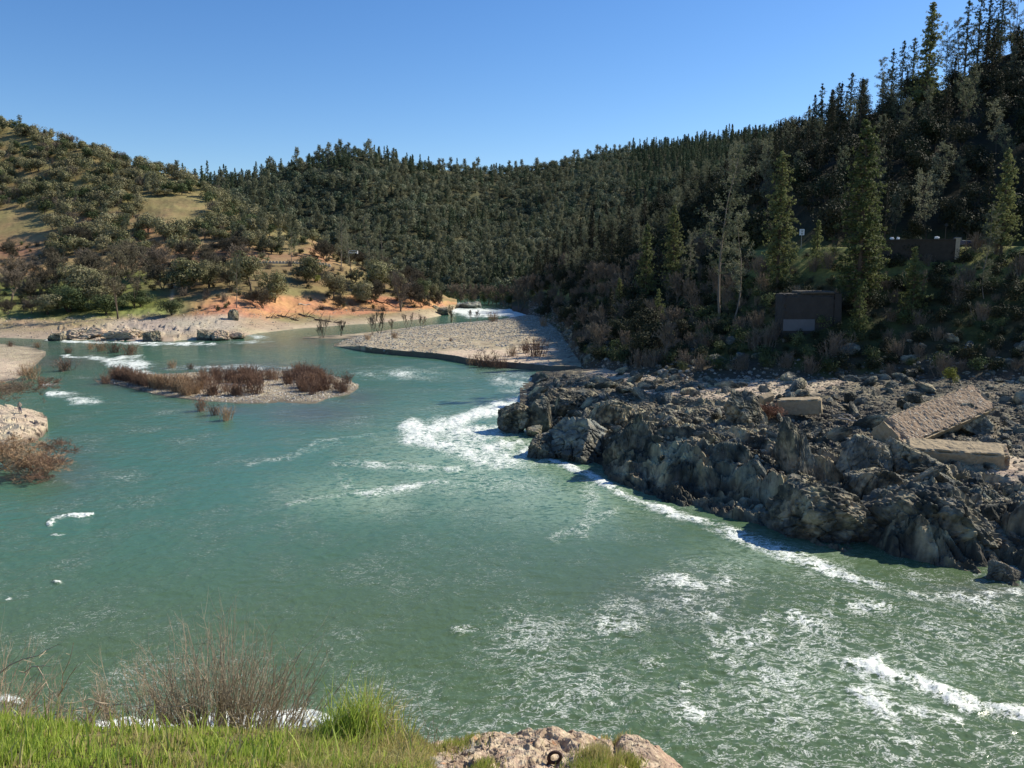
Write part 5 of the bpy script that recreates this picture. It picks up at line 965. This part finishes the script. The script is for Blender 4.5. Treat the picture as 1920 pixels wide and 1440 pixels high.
prof([(-2.75, .45), (2.7, .45), (2.75, 1.15), (.35, 1.2), (-2.75, 1.0)][::1], 1.85, 'body', Mb, pk); prof([(-1.55, 1.1), (.42, 1.15), (.36, 1.86), (-.75, 1.9)], 1.6, 'cab', Mb, pk); prof([(-1.38, 1.22), (.3, 1.24), (.25, 1.76), (-.74, 1.78)], 1.66, 'side_window', Mg, pk)
prof([(.5, 1.2), (2.72, 1.16), (2.72, 1.26), (.5, 1.3)], 1.9, 'bed_rail', Mc, pk); prof([(-2.85, .5), (-2.72, .5), (-2.72, .72), (-2.85, .72)], 1.8, 'bumper', Mc, pk)
for sx in (-1.8, 1.75):
    for sy in (-.85, .85): V, Q = tubes([(sx, sy - .13, .4, sx, sy + .13, .4, .4, .4), (sx, sy - .13, .4, sx, sy - .14, .4, .4, .01), (sx, sy + .13, .4, sx, sy + .14, .4, .4, .01)], 16); obj('wheel', mesh('wheel', V, Q, [Mt]), pk)
# signs, far road parapet, van
P = on(1502, 466, ('right_hillside',)); H = hm(P, 24)
sg = empty('road_sign', P - (0, 0, .3)); tag(sg, 'white rectangular road sign on a post left of the young pine', 'sign'); Mw = mat_plain('white_sign', (.8, .8, .8), .6, .04)
obj('post', MB().segs([(0, 0, 0, 0, 0, H + 1.2, .06, .06)], 6).mesh('post', [M_DRIFT]), sg); sb = obj('panel', MB().box((0, -.09, H + 1.0), (1.0, .04, 1.25)).mesh('panel', [Mw]), sg)
Mk = mat_plain('black_marking', (.03, .03, .03), .7, .0); k_ = MB()
for zz, wd_ in ((H + 1.38, .6), (H + 1.12, .5), (H + .8, .55), (H + .6, .3)): k_.box((0, -.118, zz), (wd_, .006, .11))
obj('lettering', k_.mesh('lettering', [Mk]), sb)
P = at_d(1772, 450, 166); P[2] = 26.6; up_ = empty('utility_pole', P); tag(up_, 'thin dark pole with a small sign behind the retaining wall', 'pole')
obj('pole', MB().segs([(0, 0, 0, 0, 0, 4.9, .09, .07)], 8).mesh('pole', [M_BARK]), up_); obj('sign_plate', MB().box((0, -.1, 4.6), (.62, .03, .62), rot('Y', PI / 4)).mesh('sign_plate', [Mk]), up_)
a_, b_ = at_d(472, 492, 398), at_d(620, 487, 412); gw = empty('guard_wall', (a_ + b_) / 2); tag(gw, 'low stone guard wall with gaps along the left road', 'wall'); n_ = 24; q0 = MB()
for i in range(n_):
    c = a_ + (b_ - a_) * (i + .5) / n_ - (a_ + b_) / 2; hz = height(*(c + (a_ + b_) / 2)[:2], ('hillside',)) - (a_[2] + b_[2]) / 2; me = MB().box((0, 0, 0), (1.0, .5, .95)).mesh('merlon', [mat_plain('pale_guard_stone', (.5, .45, .35), .9, .3, 2)] if i == 0 else [bpy.data.materials['pale_guard_stone']]); obj('merlon', me, gw, (c[0], c[1], hz + .75)); q0.box((c[0], c[1], hz), (1.62, .62, 1.1))
obj('base_course', q0.mesh('base_course', [bpy.data.materials['pale_guard_stone']]), gw)
P = at_d(662, 477, 425); vn = empty('van', P, .1); tag(vn, 'tiny white van with dark windows on the far road bend', 'van')
prof([(-2.4, .35), (2.4, .35), (2.4, 2.0), (-1.7, 2.05), (-2.4, 1.2)], 1.9, 'body', Mw, vn); prof([(-1.95, 1.2), (2.0, 1.25), (2.0, 1.8), (-1.7, 1.8)], 1.94, 'side_window', Mg, vn)
for sx in (-1.5, 1.5): V, Q = tubes([(sx, -.98, .35, sx, .98, .35, .35, .35), (sx, -.98, .35, sx, -.985, .35, .35, .01)], 12); obj('wheel', mesh('wheel', V, Q, [Mt]), vn)
# ------------------------------------------------ foreground ledge, grass, bush
xs = cols((790, 1300, .8))
top = [(790, 1400), (815, 1392), (850, 1386), (890, 1374), (940, 1368), (1000, 1363), (1060, 1366), (1090, 1366), (1120, 1374), (1140, 1378), (1170, 1374), (1195, 1372), (1215, 1382), (1235, 1398), (1255, 1418), (1275, 1436), (1300, 1460)]
tp = lambda xs: np.interp(xs, [p[0] for p in top], [p[1] for p in top])
def rl(py_off, D): return lambda xs: at_d(xs, tp(xs) + py_off if np.isscalar(py_off) else py_off(xs), D)
rT = rl(0, 5.35)
rowsE = [rl(lambda xs: np.maximum(tp(xs) + 60, 1475), 3.6), rl(lambda xs: np.maximum(tp(xs) + 40, 1445), 4.1), rl(lambda xs: tp(xs) * .6 + 1432 * .4 + 4, 4.7), rT, row_off(rT, .15, dz=-.12), row_off(rT, .35, dz=-.9), row_off(rT, .6, dz=-2.5)]
G, T = patch(rowsE, xs, [30, 90, 110, 24, 30, 20], (2, 2)); x, y, z = G[..., 0], G[..., 1], G[..., 2]; tt = np.broadcast_to(T[:, None], x.shape)
wx = x + .05 * perlin(x / .12, y / .12, s=801); wy = y + .05 * perlin(x / .12, y / .12, s=802)
k1 = crags(wx / .20, wy / .42, 803, .8, (.4, 2.2), (.3, 0)); k2 = crags(wx / .07, wy / .13, 804, .8, (.4, 2.2)); k3 = crags(wx / .028, wy / .04, 805, .8, (.3, 1.8)); rid = fbm(x / .05, y / .25, o=4, s=806, rid=True)
am = np.interp(tt, [0, 2, 3, 4, 6], [1, 1, .8, .9, 1.2]); hl = am * (.075 * (k1 - .3) + .034 * (k2 - .3) + .015 * (k3 - .3) + .012 * rid + .004 * fbm(x / .01, y / .01, o=3, s=807))
crv = np.exp(-((proj(G)[0] - 1150 - 10 * perlin(y * 6, x * 0, s=808)) / 7) ** 2); G[..., 2] = z + hl - .07 * crv
n1 = fbm(x / .12, y / .12, o=5, s=810); n2 = fbm(x / .03, y / .03, o=4, s=811)
col = lerp(C(.25, .18, .12), C(.46, .36, .25), sst(-.3, .35, n1 + .5 * n2)); col = lerp(col, C(.19, .195, .185), sst(.05, .3, fbm(x / .16, y / .3, s=812)) * np.interp(x, [-.6, -.1, .1], [.9, .5, .15])); col = lerp(col, C(.55, .49, .38), sst(.3, .45, n2 + .4 * n1) * .5); col = lerp(col, C(.42, .18, .07), sst(.35, .5, fbm(x / .07, y / .07, s=813)) * .5)
col = lerp(col, C(.40, .27, .19), sst(.75, .95, x / 1.1) * .6)
GE = G; M_LEDGE = mat_land('ledge_rock', (60, 14), .9, .006, .85, .6, .25)
o = land('rock_ledge', G, np.clip(col, .02, 1), M_LEDGE, 'structure', sm=False)
# grass
def vnoise(x, y, sc, s): return fbm(x / sc, y / sc, o=3, s=s)
def gpts(n, x0, x1, D0, D1, seed):
    rg = np.random.default_rng(seed); D = rg.uniform(D0, D1, n); px = rg.uniform(x0, x1, n); X_ = (px - 960) / F * D * 1.1
    Z_ = np.array([height(a, b, ('riverbank',)) or 0 for a, b in zip(X_, D)]); return np.stack([X_, D, Z_], -1), rg
def blades(P, rg, h, w, lean=.35, segs=3, wind=(.12, 0)):
    n = len(P); a = rg.uniform(0, 2 * PI, n); L = h * rg.uniform(.45, 1.15, n); dx = np.cos(a) * lean * rg.random(n) + wind[0]; dy = np.sin(a) * lean * rg.random(n); b = rg.uniform(0, PI, n); W = (w * rg.uniform(.6, 1.3, n)); V = []
    for k in range(segs + 1):
        t = k / segs; c = P + np.stack([dx * L * t ** 1.8, dy * L * t ** 1.8, L * t * (1 - .25 * t * (dx ** 2 + dy ** 2) ** .5)], -1); wd = (W * (1 - t) ** .7 * .5)[:, None]; s_ = np.stack([np.cos(b), np.sin(b), b * 0], -1); V += [c - s_ * wd, c + s_ * wd]
    V = np.stack(V, 1); m = 2 * (segs + 1); Q = np.array([(2 * k, 2 * k + 1, 2 * k + 3, 2 * k + 2) for k in range(segs)]); Fc = (Q[None] + (np.arange(n) * m)[:, None, None]).reshape(-1, 4); return V.reshape(-1, 3), Fc, m
def mat_grass():
    m, nt, out = newmat('grass_blades'); N = NT(nt); c = N.n('ShaderNodeAttribute', attribute_name='tint').outputs['Color']
    p = N.n('ShaderNodeBsdfPrincipled', {'Base Color': c, 'Roughness': .55, 'Specular IOR Level': .3}); t = N.n('ShaderNodeBsdfTranslucent', {'Color': c}); mx = N.n('ShaderNodeMixShader', {0: .4, 1: p.outputs[0], 2: t.outputs[0]}); nt.links.new(mx.outputs[0], out.inputs[0]); return m
M_GR = mat_grass()
def grass(name, P, rg, h, w, label, dry=.15, lean=.35, kind='stuff', cat=None, c1=(.22, .33, .04), c2=(.48, .55, .12)):
    V, Fc, m = blades(P, rg, h, w, lean); n = len(P); d = vnoise(P[:, 0], P[:, 1], .35, 820) + rg.normal(0, .25, n); c = lerp(C(*c1), C(*c2), rg.random(n)); c = lerp(c, C(.50, .40, .20), (d > .42 - dry) * rg.uniform(.5, 1, n))
    return tag(obj(name, mesh(name, V, Fc, [M_GR], cols=np.repeat(c, m, 0), smooth=True)), label, cat, None, kind)
P, rg = gpts(62000, -260, 800, 3.7, 5.75, 830); q = proj(P)[0]; kp = (rg.random(len(P)) < np.where(q > 620, .55, 1)); P = P[kp]; q = q[kp]
hh = np.interp(q, [-200, 60, 160, 300, 420, 560, 640, 720, 800], [.10, .09, .05, .085, .06, .06, .08, .09, .07]) * np.clip(.75 + 1.3 * vnoise(P[:, 0], P[:, 1], .22, 831), .25, 1.7)
kp = vnoise(P[:, 0], P[:, 1], .16, 835) + rg.uniform(-.45, .6, len(P)) > 0; P = P[kp]; hh = hh[kp]
grass('grass', P, rg, hh, .009, 'bright green grass along the top of the near bank', .2)
P, rg = gpts(5200, -260, 780, 3.9, 5.7, 836); kp = vnoise(P[:, 0], P[:, 1], .13, 837) + rg.uniform(-.5, .25, len(P)) > 0; P = P[kp]; grass('tall_grass', P, rg, .20 * (1 + .5 * vnoise(P[:, 0], P[:, 1], .2, 838)), .010, 'taller ragged grass blades standing out of the bank grass', .25, .6)
P, rg = gpts(15000, 540, 830, 3.7, 5.5, 832); grass('dry_grass', P, rg, .07 * (1 + .5 * vnoise(P[:, 0], P[:, 1], .2, 833)), .006, 'matted dry straw grass beside the rock ledge', .75, .9)
for j, (cx, D, n, r, h, lab) in enumerate([(690, 4.9, 1500, .15, .42, 'tall green grass tuft with straw tips on the near bank'), (640, 5.0, 700, .10, .30, 'smaller dark green grass tuft left of the tall one'), (750, 5.1, 700, .12, .22, 'short grass tuft right of the tall one')]):
    rg = np.random.default_rng(840 + j); X0 = (cx - 960) / F * D * 1.1; P = np.stack([X0 + rg.normal(0, r, n), D + rg.normal(0, r * .8, n)], -1); P = np.concatenate([P, np.array([height(a, b, ('riverbank',)) for a, b in P])[:, None]], 1)
    dd = np.hypot(P[:, 0] - X0, P[:, 1] - D) / r; grass('grass_tuft', P, rg, h * np.clip(1.2 - .42 * dd + rg.normal(0, .22, n), .25, 1.25), .010, lab, .22, .6, None, 'grass tuft')
for j, (cx, cy, n, h, r, lab) in enumerate([(1128, 1425, 1500, .10, .05, 'green grass growing in the crack of the rock ledge'), (1110, 1440, 700, .07, .07, 'green grass patch beside the iron ring'), (1180, 1430, 600, .07, .03, 'yellowish grass in the right crack of the ledge'), (1150, 1376, 350, .06, .05, 'dry grass on the back edge of the ledge'), (900, 1436, 500, .05, .05, 'small green grass patch at the left front of the ledge'), (845, 1388, 900, .06, .10, 'dry grass on the left end of the ledge')]):
    c = next((h for h in (hit(cx, cy + o, ('rock_ledge', 'riverbank')) for o in (0, 6, 12, 20, 30, 45, 60)) if h is not None), None); rg = np.random.default_rng(860 + j); P = np.stack([c.x + rg.normal(0, r, n), c.y + rg.normal(0, r * 1.6, n)], -1); P = np.concatenate([P, np.array([(height(a, b, ('rock_ledge',)) or c.z) for a, b in P])[:, None]], 1)
    grass('grass_tuft', P, rg, h, .005, lab, .5 if 'dry' in lab else .15, .6, None, 'grass tuft', c1=(.2, .27, .04), c2=(.36, .38, .09))
# tall dead stems
rg = np.random.default_rng(870); S = []
for k in range(46):
    px_ = rg.choice([rg.uniform(700, 830), rg.uniform(830, 1240), rg.uniform(560, 700)], p=[.55, .2, .25]); c = hit(px_, np.interp(px_, [560, 800, 1240], [1372, 1392, 1385]) + 12, ('rock_ledge', 'riverbank'))
    if c is None: continue
    p = np.array(c); L = rg.uniform(.1, .34) if px_ < 830 else rg.uniform(.06, .14); d = unit(np.array([rg.normal(.05, .35), rg.normal(0, .2), 1])); r = .0022
    for i in range(4):
        d = unit(d + rg.normal(0, .1, 3)); q = p + d * L / 4; S.append((*p, *q, r * (1 - i * .15), r * (.85 - i * .15)))
        if i > 0 and rg.random() < .5: S.append((*q, *(q + unit(d + rg.normal(0, .6, 3)) * L * .25), r * .6, r * .3))
        p = q
V, Q = tubes(S, 3); M_STR = mat_plain('straw', (.46, .38, .26), .8, .25, 20); tag(obj('dry_stems', mesh('dry_stems', V, Q, [M_STR], smooth=False)), 'thin dry grass stalks standing along the bank edge', None, None, 'stuff')
# the bare bush
def bush(seed, c, wid, hei, n, r, mat, lab, name='bare_bush', lean=.55, dead=None):
    rg = np.random.default_rng(seed); S = []
    for k in range(n):
        u = rg.uniform(-1, 1); p = c + np.array([u * wid * .30 + rg.normal(0, .03), rg.normal(0, wid * .12), -.12]); d = unit(np.array([u * lean + rg.normal(0, .14), rg.normal(0, .22), 1])); L = hei * (1.05 - .32 * abs(u) ** 1.5) * rg.uniform(.55, 1.12); rr = r * rg.uniform(.7, 1.3); m = 6
        for i in range(m):
            d = unit(d + rg.normal(0, .09, 3) + (0, 0, .05)); q = p + d * L / m; r1 = rr * (1 - .75 * i / m); S.append((*p, *q, r1, rr * (1 - .75 * (i + 1) / m)))
            if i >= 1:
                for _ in range(rg.integers(1, 4)):
                    e = unit(d + rg.normal(0, .42, 3)); l2 = L * rg.uniform(.08, .24); g1 = q + e * l2 * .55; e2 = unit(e + (0, 0, .5)); g2 = g1 + e2 * l2 * .5; S.append((*q, *g1, r1 * .5, r1 * .38)); S.append((*g1, *g2, r1 * .38, r1 * .2))
                    if rg.random() < .4: S.append((*g1, *(g1 + unit(e2 + rg.normal(0, .6, 3)) * l2 * .35), r1 * .3, r1 * .18))
            p = q
    V, Q = tubes(S, 4); return tag(obj(name, mesh(name, V - c, Q, [mat], smooth=False), None, c), lab, 'bush')
M_BSH = mat_plain('bush_twigs', (.33, .28, .20), .85, .45, 9); M_BS2 = mat_plain('dead_bush_twigs', (.45, .36, .25), .85, .3, 9)
c0 = at_d(415, 1392, 6.7); bush(880, c0, 1.5, 1.08, 230, .0062, M_BSH, 'dense leafless brown bush on the near bank edge')
c1 = at_d(560, 1368, 6.9); bush(881, c1 - (.1, 0, 0), .4, .8, 22, .006, M_BSH, 'leaning dark twigs at the right side of the leafless bush', lean=.9)
c2 = at_d(250, 1370, 6.5); bush(882, c2, .8, .75, 50, .005, M_BS2, 'thin pale twigs at the left side of the leafless bush')
c3 = at_d(60, 1380, 6.2); bush(883, c3, 1.2, .48, 150, .0042, M_BS2, 'low pale dead weeds behind the grass at the left', lean=1.0)
c4 = at_d(-30, 1345, 6.4); bush(884, c4, .7, .75, 80, .005, M_BS2, 'pale dead twigs arching in from the left edge', lean=1.3)
rg = np.random.default_rng(890)
for (a, b, c, d) in [(108, 1308, 138, 1205), (70, 1250, 108, 1308), (108, 1308, 145, 1245), (0, 1262, 110, 1208), (40, 1260, 95, 1250), (212, 1322, 330, 1325), (330, 1325, 372, 1352), (200, 1338, 262, 1360), (90, 1352, 92, 1290), (70, 1352, 66, 1270), (455, 1365, 548, 1337), (340, 1378, 430, 1374), (90, 1345, 205, 1320), (205, 1320, 120, 1318)]:
    p = at_d(a, b, 6.2); q = at_d(c, d, 6.1); n = 5; pr = p; S = []; sag = rg.uniform(-.03, .04)
    for i in range(1, n + 1):
        t = i / n; w_ = p + (q - p) * t + (0, 0, sag * 4 * t * (1 - t)) + (rg.normal(0, .010, 3) if i < n else 0); S.append((*pr, *w_, .0055 - .0006 * i, .005 - .0006 * i)); S.append((*pr, *(pr + unit(q - p + rg.normal(0, .35, 3)) * rg.uniform(.03, .14)), .0025, .0012)); pr = w_
    V, Q = tubes(S, 4); tag(obj('dead_branch', mesh('dead_branch', V - p, Q, [M_BS2], smooth=False), None, p), 'long bent dead cane lying on the bank edge around the leafless bush', 'branch', 'dead canes on the bank edge')
# iron ring bolt
P = np.array(hit(1040, 1436, ('rock_ledge',)) or at_d(1040, 1436, 4.5)); Mr = mat_plain('rusty_iron', (.055, .03, .026), .75, .4, 60, .4, .3, .001)
eb = empty('ring_bolt', P, .2); tag(eb, 'rusty iron ring bolt fixed in the rock ledge', 'ring bolt'); S = []
for i in range(20):
    a, b = i * 2 * PI / 20, (i + 1) * 2 * PI / 20; S.append((.036 * math.cos(a), .004 * math.sin(a), .052 + .030 * math.sin(a), .036 * math.cos(b), .004 * math.sin(b), .052 + .030 * math.sin(b), .010, .010))
V, Q = tubes(S, 8); obj('ring', mesh('ring', V, Q, [Mr]), eb); V, Q = tubes([(-.045, 0, -.04, -.030, 0, .028, .012, .012), (-.030, 0, .028, -.018, 0, .034, .012, .009)], 8); obj('shank', mesh('shank', V, Q, [Mr]), eb)
# ------------------------------------------------ the person on the rock shelf
def person(name, loc, rz, lab):
    J = {'pel': (0, 0, .93), 'ch': (0, .01, 1.22), 'nk': (0, .0, 1.46), 'hd': (0, -.02, 1.58), 'tp': (0, -.015, 1.70)}; V = [J['pel'], J['ch'], J['nk'], J['hd'], J['tp']]; E = [(0, 1), (1, 2), (2, 3), (3, 4)]; R = [.145, .155, .055, .085, .06]
    def chain(root, pts, rs):
        k = root
        for p, r in zip(pts, rs): V.append(p); R.append(r); E.append((k, len(V) - 1)); k = len(V) - 1
    for s, st in ((-1, .16), (1, -.10)):
        chain(0, [(s * .10, 0, .86), (s * .12, st * .6, .48), (s * .13, st, .09), (s * .14, st - .13, .035)], [.095, .062, .042, .035])
        hand = (s * .20, -.34, 1.22) if s > 0 else (s * .28, -.10, .86); el = (s * .27, -.06, 1.12) if s > 0 else (s * .27, .03, 1.12)
        chain(2, [(s * .19, 0, 1.41), el, hand], [.062, .042, .028]); base = len(V) - 1; hv = unit(np.array(hand) - np.array(el)); side = np.array([0, 1, 0]) if s < 0 else np.array([1, 0, 0])
        for f in range(5):
            o_ = side * (f - 2) * .016; L = [.055, .075, .082, .076, .06][f]; p1 = np.array(hand) + hv * .05 + o_; p2 = p1 + hv * L * .5 + (0, -.01, -.008); chain(base, [tuple(p1), tuple(p2)], [.0095, .0085])
    me = bpy.data.meshes.new(name); me.from_pydata([tuple(float(c) for c in v) for v in V], E, []); o = obj(name, me, None, loc, rz); md = o.modifiers.new('skin', 'SKIN')
    for i, r in enumerate(R): me.skin_vertices[0].data[i].radius = (r, r * (.72 if i < 2 else 1))
    me.skin_vertices[0].data[0].use_root = True; o.modifiers.new('sub', 'SUBSURF').levels = 1; o.modifiers['sub'].render_levels = 2; me.materials.append(mat_plain('skin', (.42, .25, .18), .6, .05)); tag(o, lab, 'person')
    b = MB().segs([(-.10, 0, .90, -.12, .096, .48, .115, .085), (-.12, .096, .48, -.13, .16, .10, .085, .062), (.10, 0, .90, .12, -.06, .48, .115, .085), (.12, -.06, .48, .13, -.10, .10, .085, .062), (0, 0, .82, 0, 0, 1.0, .17, .16)], 10); obj('trousers', b.mesh('trousers', [mat_plain('blue_denim', (.035, .05, .10), .9, .2)], True), o)
    b = MB().segs([(0, 0, .95, 0, .01, 1.22, .165, .18), (0, .01, 1.22, 0, 0, 1.42, .18, .12), (0, 0, 1.42, 0, 0, 1.47, .12, .06), (-.15, 0, 1.40, -.27, .03, 1.12, .075, .058), (.15, 0, 1.40, .27, -.06, 1.12, .075, .058)], 12); obj('shirt', b.mesh('shirt', [mat_plain('pale_shirt', (.32, .28, .22), .9, .2)], True), o)
    Vh, Th = ICO[3]; Hh = Vh[:, 2] > -.25 + .6 * (Vh[:, 1] < -.45); P_ = Vh * (.098, .108, .105) + (0, .005, 1.655); tk = Hh[Th].all(1); obj('hair', mesh('hair', P_, Th[tk], [mat_plain('dark_hair', (.03, .022, .018), .7, .1)], smooth=True), o)
    nz = MB().box((0, -.112, 1.60), (.02, .03, .035)).box((-.033, -.095, 1.635), (.018, .012, .009)).box((.033, -.095, 1.635), (.018, .012, .009)).box((0, -.098, 1.555), (.045, .01, .008)); obj('face', nz.mesh('face', [bpy.data.materials['skin']]), o)
    sh = MB()
    for s, st in ((-1, .16), (1, -.10)): sh.box((s * .135, st - .07, .035), (.10, .28, .08))
    obj('shoe', sh.mesh('shoe', [mat_plain('dark_shoes', (.03, .025, .02), .8, .1)]), o); return o
P = np.array(hit(38, 775, ('rock_shelf',)) or at_d(38, 775, 119)); person('person', P, .5, 'person in dark blue trousers standing on the pale rock shelf at the left')
